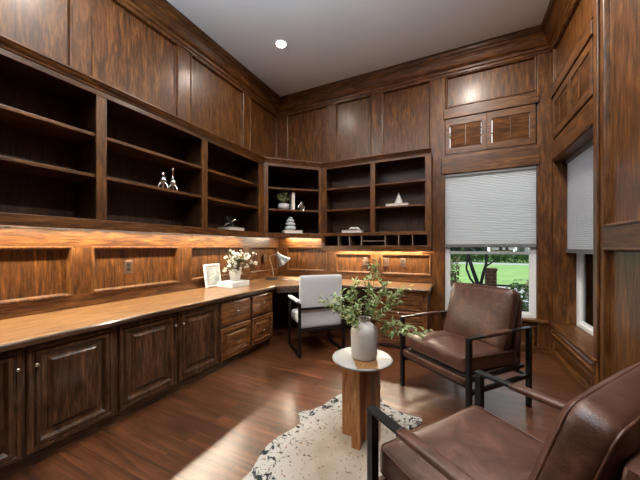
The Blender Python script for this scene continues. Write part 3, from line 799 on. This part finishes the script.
vs = one('ceramic_vase', MB().lathe([(0, TZ + .001), (.066, TZ + .001), (.080, TZ + .006), (.084, TZ + .02), (.088, TZ + .165), (.084, TZ + .186), (.066, TZ + .208), (.046, TZ + .224),
         (.038, TZ + .236), (.037, TZ + .245), (.043, TZ + .256), (.043, TZ + .260), (.036, TZ + .258), (.031, TZ + .245), (.034, TZ + .232), (.060, TZ + .20), (.074, TZ + .17), (.070, TZ + .02), (0, TZ + .02)], 48, (VX, VY, 0)),
         M['ceramic'], (VX, VY, TZ), 'pale ceramic bottle vase with narrow neck on the round side table', 'vase', smooth=50)

def branches(t, root, tips, stem_r, leaf_len, leaf_w, per, mat, seed, droop=.04, side=True, start=.30, spread=.05):
    r = random.Random(seed); sm, lf = MB(), MB()
    for tip, sub in tips:
        P0 = Vector(root); P3 = Vector(tip)
        P1 = P0 + Vector((0, 0, .10)) + (P3 - P0) * .08; P2 = P0.lerp(P3, .62) + Vector((0, 0, .05 + droop))
        n = 12; pts = []
        for k in range(n + 1):
            s = k / n; pts.append((1 - s) ** 3 * P0 + 3 * s * (1 - s) ** 2 * P1 + 3 * s * s * (1 - s) * P2 + s ** 3 * P3)
        sm.tube(pts, [stem_r * (1 - .7 * k / n) for k in range(n + 1)], 5)
        twigs = [pts]
        for j in range(sub):
            k = r.randint(int(n * start) + 1, n - 1); b = pts[k]
            d = (pts[k] - pts[k - 1]).normalized() + Vector((r.uniform(-1, 1), r.uniform(-1, 1), r.uniform(-.3, .7))) * .9
            e = b + d.normalized() * r.uniform(.5, 1.1) * spread * 2
            tw = [b, b.lerp(e, .5) + Vector((0, 0, .006)), e]; sm.tube(tw, [stem_r * .5, stem_r * .4, stem_r * .25], 4); twigs.append(tw)
        for q_, tw in enumerate(twigs):
            cnt = per if q_ == 0 else max(4, per // 3)
            for j in range(cnt):
                s = (start + (1 - start) * (j + r.random()) / cnt) if q_ == 0 else (.15 + .85 * (j + r.random()) / cnt)
                x = s * (len(tw) - 1); k = min(int(x), len(tw) - 2); p = tw[k].lerp(tw[k + 1], x - k)
                ax_ = (tw[k + 1] - tw[k]).normalized()
                d = ax_ * .5 + Vector((r.uniform(-1, 1), r.uniform(-1, 1), r.uniform(-.6, .8)))
                L = leaf_len * r.uniform(.65, 1.2)
                lf.leaf(p, d, Vector((r.uniform(-.5, .5), r.uniform(-.5, .5), 1)), L, leaf_w * r.uniform(.75, 1.2))
    link('stems', sm, M['stem'], t)
    return link('leaves', lf, mat, t)
br = thing('leafy_branches', 'spreading green leafy branches standing in the pale bottle vase', 'plant', (VX, VY, TZ + .1))
root = Vector((VX, VY, TZ + .03))
def vp(rr, uu, dd): return Vector((VX + .899 * rr - .438 * dd, VY + .438 * rr + .899 * dd, TZ + .26 + uu))
tips = [(vp(.10, .36, .05), 5), (vp(.02, .27, -.06), 5), (vp(-.06, .22, .10), 5), (vp(.15, .25, -.04), 4), (vp(-.27, .10, -.02), 6), (vp(-.20, .12, .10), 4), (vp(-.12, .17, -.10), 4),
        (vp(.25, .17, .02), 6), (vp(.20, .12, -.10), 4), (vp(.335, -.10, -.06), 7), (vp(.29, -.06, .04), 5), (vp(-.10, .0, -.10), 4), (vp(.12, .08, .12), 4)]
branches(br, root, tips, .0032, .043, .022, 22, M['leaf'], 3, start=.45, spread=.05)

# ------------------------------------------------------------------ spotted hide rug
RC = (-.62, 1.62, 0)
out = [(-1.028, 1.225), (-1.056, 1.333), (-1.079, 1.422), (-1.065, 1.547), (-1.006, 1.684), (-1.005, 1.752), (-1.09, 1.84), (-1.007, 1.909), (-.949, 2.019), (-.923, 2.156), (-.88, 2.27),
       (-.80, 2.29), (-.72, 2.25), (-.65, 2.32), (-.60, 2.33), (-.52, 2.24), (-.434, 2.203), (-.34, 2.165), (-.262, 2.185), (-.222, 2.150), (-.26, 2.05), (-.322, 1.97), (-.36, 1.85), (-.34, 1.72), (-.30, 1.60), (-.26, 1.45),
       (-.18, 1.32), (-.13, 1.20), (-.20, 1.08), (-.32, 1.02), (-.45, .98), (-.56, .90), (-.66, .85), (-.76, .92), (-.86, .98), (-.98, 1.0), (-1.06, .95), (-1.11, 1.02), (-1.06, 1.12)]
def smooth_poly(p, it=2):
    for _ in range(it):
        n = len(p); q = []
        for i in range(n):
            a, b = p[i], p[(i + 1) % n]
            q += [(a[0] * .78 + b[0] * .22, a[1] * .78 + b[1] * .22), (a[0] * .22 + b[0] * .78, a[1] * .22 + b[1] * .78)]
        p = q
    return p
one('hide_rug', MB().prism(smooth_poly(out), .001, .006), M['hide'], RC, 'cream cowhide rug with black spots on the floor under the side table', 'rug')

# ------------------------------------------------------------------ things on the counter
CT = .7545
fr_ = thing('picture_frame', 'small pale picture frame leaning on the counter wall left of the flower pot', 'picture frame', (-2.715, 2.575, CT), math.radians(2))
Tl = Matrix.Rotation(math.radians(-9), 4, 'Y')
lf2 = lambda u, v, n: tuple(Tl @ Vector((n, u, v)))
link('frame', MB().rings(lf2, -.125, .125, 0.004, .285, [(0, -.012), (0, .006), (.004, .010), (.016, .010), (.020, .002)]), M['paper'], fr_, world=False, smooth=30)
link('picture', MB().fbox(lf2, -.104, .104, .026, .263, .0022, .0045), plain('grey_print', (.36, .38, .38), .35, var=.4, scale=9.), fr_, world=False)
link('reflected_stroke', MB().quadbox([lf2(u, v, n) for n in (.0046, .0056) for u, v in ((-.07, .105), (.05, .150), (.05, .164), (-.07, .119))]), M['paper'], fr_, world=False)  # bright reflection across the picture, put in as a pale bar

BX = (-2.565, 2.755)
one('decorative_box', MB().box(BX[0] - .125, BX[0] + .125, BX[1] - .155, BX[1] + .155, CT, CT + .064), M['box'], (BX[0], BX[1], CT), 'flat white box on the counter carrying the pot of white flowers', 'box', bev=.004)
PX, PY, PZ = -2.56, 2.775, CT + .0645
one('flower_pot', MB().lathe([(0, PZ), (.050, PZ), (.058, PZ + .01), (.066, PZ + .06), (.078, PZ + .13), (.080, PZ + .136), (.074, PZ + .136), (.062, PZ + .07), (.05, PZ + .02), (0, PZ + .02)], 32, (PX, PY, 0)), M['stoneware'],
    (PX, PY, PZ), 'grey-white tapered stone pot standing on the flat white box', 'pot', smooth=40)
fl = thing('white_flowers', 'bunch of small white blossoms with green stems in the stone pot', 'flowers', (PX, PY, PZ + .06))
r = random.Random(11); st, lv, pt = MB(), MB(), MB()
# blossom heads spread along the wall direction (left lobe, right lobe, one sprig far right)
sp = []
for k in range(40): sp.append((r.gauss(-.09, .075), r.uniform(-.10, .10), r.uniform(.02, .27)))
for k in range(24): sp.append((r.gauss(.15, .05), r.uniform(-.09, .09), r.uniform(.03, .24)))
sp += [(.33, .02, .10), (.36, .03, .09), (.29, .0, .12), (-.10, .05, .0), (-.13, .06, .02), (-.06, .06, .03)]
for (dy, dx, dz) in sp:
    p0 = Vector((PX, PY, PZ + .10)); p = Vector((PX + dx * .8 + .02, PY + dy, PZ + .12 + dz))
    m = p0.lerp(p, .5) + Vector((0, 0, .03)); st.tube([p0, m, p], .0018, 4)
    for _ in range(4):
        lv.leaf(m.lerp(p, r.random()), Vector((r.uniform(-1, 1), r.uniform(-1, 1), r.uniform(-.3, .8))), Vector((0, 0, 1)), .045, .02)
    for _ in range(2):
        c = p + Vector((r.uniform(-.018, .018), r.uniform(-.018, .018), r.uniform(-.018, .018)))
        ph = r.random() * 6; tl = Vector((r.uniform(.2, 1), r.uniform(-.8, .3), r.uniform(-.2, 1))).normalized()
        e1 = tl.orthogonal().normalized(); e2 = tl.cross(e1)
        for j in range(5):
            a = ph + j * 2 * PI / 5; pt.leaf(c, e1 * math.cos(a) + e2 * math.sin(a) + tl * .35, tl, .020, .018)
link('stems', st, M['stem'], fl); link('leaves', lv, M['leafdark'], fl); link('blossoms', pt, M['petal'], fl)

# desk lamp
LX_, LY_ = -2.60, 3.62
lp = thing('desk_lamp', 'slim silver desk lamp with cone shade in the counter corner', 'desk lamp', (LX_, LY_, CT))
link('base', MB().lathe([(0, CT), (.092, CT), (.095, CT + .006), (.092, CT + .016), (.03, CT + .022), (0, CT + .022)], 36, (LX_, LY_, 0)), M['black'], lp, smooth=40)
d2 = Vector((.72, .69, 0))
P = [Vector((LX_ + .02, LY_ + .02, CT + .02)), Vector((LX_ + .012, LY_ + .01, CT + .15)), Vector((LX_ - .022, LY_ - .022, CT + .33)), Vector((LX_ - .022, LY_ - .022, CT + .352)), Vector((LX_ + .01, LY_ + .01, CT + .372)), Vector((LX_ + .065, LY_ + .06, CT + .385))]
link('stem', MB().tube(P, .0075, 8), M['shelf_metal'], lp, smooth=60)
hp = Vector((LX_ + .055, LY_ + .052, CT + .405)); hd = Vector((.46, .40, -.72)).normalized()
T = Matrix.Translation(hp) @ hd.to_track_quat('Z', 'Y').to_matrix().to_4x4()
link('shade', MB().lathe([(0, -.006), (.018, -.003), (.026, .02), (.036, .06), (.062, .12), (.110, .20), (.107, .201), (.058, .12), (.032, .06), (.018, .02), (0, .018)], 32, mat=T), M['lampmetal'], lp, smooth=40)
link('bulb', MB().lathe([(0, .025), (.018, .03), (.026, .06), (.026, .085), (.015, .108), (0, .114)], 16, mat=T), M['paper'], lp, smooth=60)

pf = thing('portfolio', 'flat tan leather portfolio lying on the desk corner behind the white chair', 'folder', (-2.19, 3.66, CT), math.radians(-20))
link('cover', MB().box(-.18, .18, -.12, .12, .0, .005).box(-.18, .18, -.12, .12, .022, .027).box(-.18, .18, .113, .12, .005, .022), M['tan'], pf, bev=.002, world=False)
link('pages', MB().box(-.172, .172, -.114, .112, .0055, .0215), M['paper'], pf, world=False)

# ------------------------------------------------------------------ things on the shelves
def ornament(x, y, z, s, tall, label):
    t = thing('silver_ornament', label, 'ornament', (x, y, z), 0, 'silver ornaments on the left wall shelf')
    b = .075 * s
    link('body', MB().lathe([(0, .045 * s), (.016 * s, .048 * s), (.030 * s, .068 * s), (.032 * s, .085 * s), (.022 * s, .105 * s), (.010 * s, .125 * s), (.0085 * s, tall * .7), (.012 * s, tall * .78), (.014 * s, tall * .95), (.010 * s, tall), (0, tall)], 18),
         M['silver'], t, smooth=60, world=False)
    for k in range(3):
        a = k * 2 * PI / 3 + .4
        link('foot', MB().tube([(.018 * s * math.cos(a), .018 * s * math.sin(a), .06 * s), (.036 * s * math.cos(a), .036 * s * math.sin(a), .035 * s), (.042 * s * math.cos(a), .042 * s * math.sin(a), .001)], [.010 * s, .009 * s, .006 * s], 8), M['silver'], t, smooth=60, world=False)
ornament(-2.56, 1.79, 1.8005, 1.15, .165, 'shorter silver footed ornament on the left wall shelf')
ornament(-2.56, 1.895, 1.8005, 1.1, .245, 'taller silver footed ornament with long neck on the left wall shelf')

def book(x, y, z, lx, ly, h, rz, label):
    t = thing('book', label, 'book', (x, y, z), rz, 'white books lying on the shelves')
    link('cover', MB().box(-lx / 2, lx / 2, -ly / 2, ly / 2, 0, .004).box(-lx / 2, lx / 2, -ly / 2, ly / 2, h - .004, h).box(-lx / 2, -lx / 2 + .004, -ly / 2, ly / 2, .004, h - .004), M['paper'], t, bev=.001, world=False)
    link('pages', MB().box(-lx / 2 + .005, lx / 2 - .006, -ly / 2 + .006, ly / 2 - .006, .0045, h - .0045), M['paper'], t, world=False)
book(-2.575, 2.725, 1.4505, .20, .265, .044, 0, 'white book lying on the left wall bookcase under the black rod sculpture')
kt = thing('rod_sculpture', 'small black and silver crossed rod sculpture on a white book', 'sculpture', (-2.57, 2.70, 1.495))
r = random.Random(5)
cc = Vector((-2.57, 2.70, 1.562))
for k, dd in enumerate(((.3, 1, .55), (-.2, -1, .62), (.6, .3, -1), (.1, .95, -.4), (.9, -.3, .5), (-.3, .5, 1))):
    d = Vector(dd).normalized() * .085
    a_, b_ = cc - d, cc + d
    a_.z = max(a_.z, 1.503); b_.z = max(b_.z, 1.503)
    link('rod', MB().tube([a_, b_], .0075, 8), M['silver'] if k == 0 else M['blackknot'], kt, smooth=60)

def cpos(k, n, z): p = A + dv * k + nv * n; return Vector((p.x, p.y, z))
p = cpos(.315, -.13, 1.7955)
one('plant_pot', MB().lathe([(0, 0), (.055, 0), (.075, .02), (.083, .05), (.078, .085), (.072, .088), (.070, .07), (0, .065)], 28, tuple(p)), M['box'], tuple(p), 'round white pot with a small green plant on the corner shelf', 'pot', smooth=50)
gp = thing('potted_plant', 'bushy small green plant in the round white pot on the corner shelf', 'plant', (p.x, p.y, p.z + .066))
r = random.Random(21); st, lv = MB(), MB()
for k in range(36):
    a, b = r.uniform(0, 2 * PI), r.uniform(.1, 1)
    tip = Vector((p.x + .115 * b * math.cos(a), p.y + .115 * b * math.sin(a), p.z + .11 + .15 * math.sqrt(max(0, 1 - b * b)) * r.uniform(.7, 1.1)))
    r0 = Vector((p.x + .02 * math.cos(a), p.y + .02 * math.sin(a), p.z + .066))
    st.tube([r0, r0.lerp(tip, .5) + Vector((0, 0, .015)), tip], .0014, 4)
    for _ in range(5): lv.leaf(r0.lerp(tip, r.uniform(.5, 1)), Vector((r.uniform(-1, 1), r.uniform(-1, 1), r.uniform(-.3, 1))), Vector((0, 0, 1)), .034, .02)
link('stems', st, M['stem'], gp); link('leaves', lv, M['leaf'], gp)
p = cpos(.455, -.11, 1.7955)
sb = thing('upright_book', 'tall white book standing beside the potted plant on the corner shelf', 'book', tuple(p), math.radians(45))
link('cover', MB().box(-.022, .022, -.01, -.006, 0, .262).box(-.022, -.018, -.006, .16, 0, .262).box(.018, .022, -.006, .16, 0, .262), M['paper'], sb, bev=.001, world=False)
link('pages', MB().box(-.017, .017, -.005, .154, .004, .258), M['paper'], sb, world=False)
p = cpos(.575, -.09, 1.7955)
mb = MB(); rr = .055
top_, bot = Vector((0, 0, .125)), [Vector((rr * math.cos(a), rr * math.sin(a), .045)) for a in [PI / 4 + k * PI / 2 for k in range(4)]]
low = [Vector((.030 * math.cos(a), .030 * math.sin(a), .0045)) for a in [PI / 4 + k * PI / 2 for k in range(4)]]
for k in range(4):
    for a_, b_ in ((top_, bot[k]), (bot[k], bot[(k + 1) % 4]), (bot[k], low[k]), (low[k], low[(k + 1) % 4])):
        mb.tube([Vector(p) + a_, Vector(p) + b_], .0042, 6)
one('wire_ornament', mb, M['silver'], tuple(p), 'open silver wire diamond ornament on the corner shelf', 'ornament')
p = cpos(.43, -.085, 1.4485)
book(p.x, p.y, p.z, .20, .275, .045, math.radians(-45), 'white book lying in the corner bookcase under the stacked stones')
p = cpos(.405, -.085, 1.494)
ss = thing('stone_stack', 'four blue-grey pebbles stacked as a small tower in the corner bookcase', 'sculpture', tuple(p))
z = p.z
for rad, h in ((.080, .068), (.072, .054), (.058, .044), (.034, .036)):
    mb = MB(); n = 10
    mb.lathe([(0, z)] + [(rad * math.sin(PI * k / n) ** .7, z + h * (1 - math.cos(PI * k / n)) / 2) for k in range(1, n)] + [(0, z + h)], 28, (p.x, p.y, 0))
    link('stone', mb, M['stone'], ss, smooth=60); z += h - .002
book(-.735, 3.93, 1.8035, .295, .17, .030, 0, 'white book lying on the desk bookcase under the spiral shell')
sh = Vector((-.725, 3.925, 1.834))
mb = MB()
prof = [(0, 0)]; nst = 7
for k in range(nst):
    r0 = .055 * (1 - k / nst) ** 1.25 + .004; z0 = .150 * (k / nst) ** .85
    prof += [(r0 * .90, z0 + .001), (r0, z0 + .008), (r0 * .93, z0 + .014)]
prof += [(.002, .156), (0, .158)]
one('spiral_shell', mb.lathe(prof, 24, tuple(sh)), M['ceramic'], tuple(sh), 'white pointed spiral shell standing on a book beside the window', 'shell', smooth=60)
book(-1.372, 3.90, 1.4505, .29, .15, .042, 0, 'white book lying low in the desk bookcase under the pale coral')
co_ = Vector((-1.352, 3.90, 1.493))
mb = MB(); r = random.Random(9)
for k in range(9):
    a = k * 2 * PI / 9; L = r.uniform(.06, .10)
    mb.tube([co_ + Vector((0, 0, .020)), co_ + Vector((L * .6 * math.cos(a), L * .35 * math.sin(a), .034)), co_ + Vector((L * 1.05 * math.cos(a), L * .5 * math.sin(a), .012))], [.016, .012, .006], 7)
one('coral_piece', mb, M['stoneware'], tuple(co_), 'pale branching coral piece lying on a white book above the pigeonholes', 'ornament', smooth=60)

# ------------------------------------------------------------------ outdoors
def ground(name, mb, m): return struct(name, mb, m)
GZ = -.30
ground('lawn', MB().box(-30, 40, 13.2, 29.5, GZ - .2, GZ), M['lawn'])
ground('driveway', MB().box(-30, 40, 9.0, 13.2, GZ - .2, GZ - .01), M['road'])
ground('garden_bed', MB().box(-12, 14, YB + .5, 9.0, GZ - .2, GZ - .02), M['earth'])
ground('road', MB().box(-30, 40, 29.5, 32.5, GZ - .2, GZ - .01), M['road'])
ground('far_lawn', MB().box(-40, 50, 32.5, 60, GZ - .2, GZ), M['lawn'])
def bush(name, x0, x1, y0, y1, z0, z1, n, L, mat, label, cat, seed, core=True):
    r = random.Random(seed); mb = MB()
    cx, cy = (x0 + x1) / 2, (y0 + y1) / 2
    for k in range(n):
        p = Vector((r.uniform(x0, x1), r.uniform(y0, y1), z0 + (z1 - z0) * r.random() ** .7 * (1 - .25 * r.random())))
        mb.leaf(p, Vector((r.uniform(-1, 1), r.uniform(-1, 1), r.uniform(-.6, 1))), Vector((r.uniform(-.4, .4), r.uniform(-.4, .4), 1)), L * r.uniform(.7, 1.2), L * .6)
    t = thing(name, label, cat, (cx, cy, z0))
    link('foliage', mb, mat, t)
    s = MB()
    for k in range(max(3, int((x1 - x0) * 2))):
        x = x0 + (x1 - x0) * (k + .5) / max(3, int((x1 - x0) * 2)); s.tube([(x, cy, z0 - .02), (x + .03, cy, z0 + (z1 - z0) * .6)], [.02 + L * .1, .01], 5)
    link('stems', s, M['bark'], t)
    return t
bush('hedge', -8, 15, 33.0, 34.4, GZ, .75, 5200, .34, M['hedge'], 'clipped green hedge across the far side of the road', 'hedge', 1)
bush('garden_shrub', -.55, .02, 6.4, 7.3, GZ, 1.18, 900, .085, M['redleaf'], 'rust and green leafed shrub outside the left side of the back window', 'shrub', 2)
bush('garden_shrub', .72, 1.28, 5.0, 5.8, GZ, .72, 900, .085, M['hedge'], 'bright green shrub outside the right corner of the back window', 'shrub', 3)
fb = thing('flowering_plant', 'red and white flowering plant outside the right corner of the back window', 'flowers', (1.28, 6.3, GZ))
r = random.Random(13); st, pt = MB(), MB()
for k in range(46):
    p = Vector((1.27 + r.uniform(-.17, .17), 6.3 + r.uniform(-.17, .17), r.uniform(.34, .62)))
    st.tube([(1.27, 6.3, GZ), Vector((1.27, 6.3, .2)).lerp(p, .5), p], .004, 4)
    for j in range(5): pt.leaf(p, Vector((r.uniform(-1, 1), r.uniform(-1, 1), r.uniform(-.2, 1))), Vector((0, 0, 1)), .055, .04)
link('stems', st, M['bark'], fb); link('petals', pt, M['flower'], fb)
# multi-stemmed tree
tr = thing('garden_tree', 'dark multi-stemmed tree outside the back window', 'tree', (.37, 6.5, GZ))
def limb(pts, r0, r1): link('trunk', MB().tube(pts, [r0 + (r1 - r0) * k / (len(pts) - 1) for k in range(len(pts))], 8), M['bark'], tr, smooth=60)
limb([(.40, 6.5, GZ), (.38, 6.5, .30), (.36, 6.5, .50), (.27, 6.5, .78), (.20, 6.5, 1.02), (.15, 6.55, 1.5), (.02, 6.6, 2.3)], .045, .026)
limb([(.39, 6.5, GZ + .02), (.34, 6.48, .45), (.22, 6.42, .62), (.15, 6.4, .82), (.17, 6.4, 1.0), (.25, 6.4, 1.5)], .026, .017)
limb([(.41, 6.52, GZ + .02), (.41, 6.52, .50), (.46, 6.5, .76), (.50, 6.5, .90), (.50, 6.5, 1.3), (.56, 6.5, 2.1)], .034, .02)
limb([(.49, 6.5, .86), (.58, 6.5, .93), (.70, 6.5, 1.03)], .018, .01)
mb = MB(); r = random.Random(31)
for k in range(1800):
    p = Vector((.0 + r.gauss(0, .6), 6.6 + r.gauss(0, .5), 2.6 + r.gauss(0, .45)))
    mb.leaf(p, Vector((r.uniform(-1, 1), r.uniform(-1, 1), r.uniform(-1, .5))), Vector((0, 0, 1)), .12, .06)
link('crown', mb, M['hedge'], tr)
bp = thing('brick_post', 'square brown brick garden post outside the middle of the back window', 'post', (.63, 7.1, GZ))
link('shaft', MB().box(.525, .735, 7.0, 7.2, GZ, .745), M['brick'], bp, bev=.006)
link('cap', MB().box(.510, .750, 6.985, 7.215, .745, .795), M['brick'], bp, bev=.008)
rl = thing('garden_railing', 'low black metal railing running along the garden behind the brick post', 'railing', (.6, 7.6, GZ))
link('top_rail', MB().box(-2.2, 2.0, 7.58, 7.62, .355, .395), M['black'], rl)
link('bottom_rail', MB().box(-2.2, 2.0, 7.585, 7.615, -.18, -.15), M['black'], rl)
for k in range(6): link('post', MB().box(-2.2 + .82 * k - .012, -2.2 + .82 * k + .012, 7.585, 7.615, GZ - .02, .355), M['black'], rl)
def house(x0, x1, y, h, m, label):
    t = thing('house', label, 'house', ((x0 + x1) / 2, y + 3, GZ))
    link('wall', MB().box(x0, x1, y, y + 6, GZ, h), m, t)
    mb = MB(); v = [mb.bm.verts.new(q) for q in ((x0 - .4, y - .4, h), (x1 + .4, y - .4, h), (x1 + .4, y + 6.4, h), (x0 - .4, y + 6.4, h), (x0 - .4, y + 3, h + 2.4), (x1 + .4, y + 3, h + 2.4))]
    for f in ((0, 1, 5, 4), (2, 3, 4, 5), (0, 4, 3), (1, 2, 5), (3, 2, 1, 0)): mb.bm.faces.new([v[i] for i in f])
    link('roof', mb, M['roof'], t)
    for k in range(3):
        xx = x0 + (x1 - x0) * (k + .5) / 3
        wn = link('window', MB().box(xx - .6, xx + .6, y - .06, y, .9, 2.3), M['white'], t)
        link('pane', MB().box(xx - .5, xx + .5, y - .075, y - .062, 1.0, 2.2), M['siding'], wn)
house(4.6, 6.8, 46.5, 3.2, M['brick'], 'far brick house across the road seen through the back window')
house(8.2, 14., 47, 3.2, M['siding'], 'far grey sided house across the road seen through the back window')
bush('far_tree', -9, 3.3, 44, 45.9, GZ, 4.2, 5200, .6, M['evergreen'], 'dark green trees far off across the road, left in the back window', 'trees', 6)
# dark evergreen screen beside the right-hand window
bush('evergreen_hedge', 2.4, 3.1, 1.0, 9.0, GZ, 3.4, 9000, .16, M['evergreen'], 'dark evergreen hedge close outside the right window', 'hedge', 8)

# ------------------------------------------------------------------ light and world
W = bpy.data.worlds.new('overcast_sky'); SC.world = W; W.use_nodes = True
nt = W.node_tree; nt.nodes.clear()
o = N(nt, 'ShaderNodeOutputWorld'); b = N(nt, 'ShaderNodeBackground')
tc = N(nt, 'ShaderNodeTexCoord'); sx = N(nt, 'ShaderNodeSeparateXYZ'); nt.links.new(tc.outputs['Generated'], sx.inputs[0])
c = ramp(nt, sx.outputs['Z'], [(0, (.80, .86, .92)), (.5, (.92, .96, 1.)), (1, (1., 1., 1.))])
nt.links.new(c, b.inputs[0]); b.inputs[1].default_value = 1.9
nt.links.new(b.outputs[0], o.inputs[0])
# added unseen fill light, bounced off the ceiling from beside the camera
l = bpy.data.lights.new('bounce_fill', 'AREA'); l.shape = 'DISK'; l.size = .6; l.energy = 215.; l.spread = math.radians(125); l.color = (.76, .90, 1.)
o = bpy.data.objects.new('bounce_fill', l); COL.objects.link(o); o.location = (-.7, -.35, 2.1); o.rotation_euler = (PI - .15, 0, 0)

# ------------------------------------------------------------------ camera
cam = bpy.data.cameras.new('camera'); cam.sensor_width = 36.; cam.lens = 283 / 640 * 36; cam.shift_y = 7 / 640; cam.clip_start = .03; cam.clip_end = 200
co = bpy.data.objects.new('camera', cam); COL.objects.link(co); co.location = (0, 0, 1.25); co.rotation_euler = (PI / 2, 0, math.radians(26.0))
SC.camera = co
SC.view_settings.view_transform = 'Standard'; SC.view_settings.look = 'None'
SC.view_settings.exposure = 0.; SC.view_settings.gamma = 1.; SC.view_settings.use_curve_mapping = False
SC.cycles.use_denoising = True; SC.cycles.max_bounces = 10; SC.cycles.transparent_max_bounces = 12; SC.cycles.sample_clamp_indirect = 6.
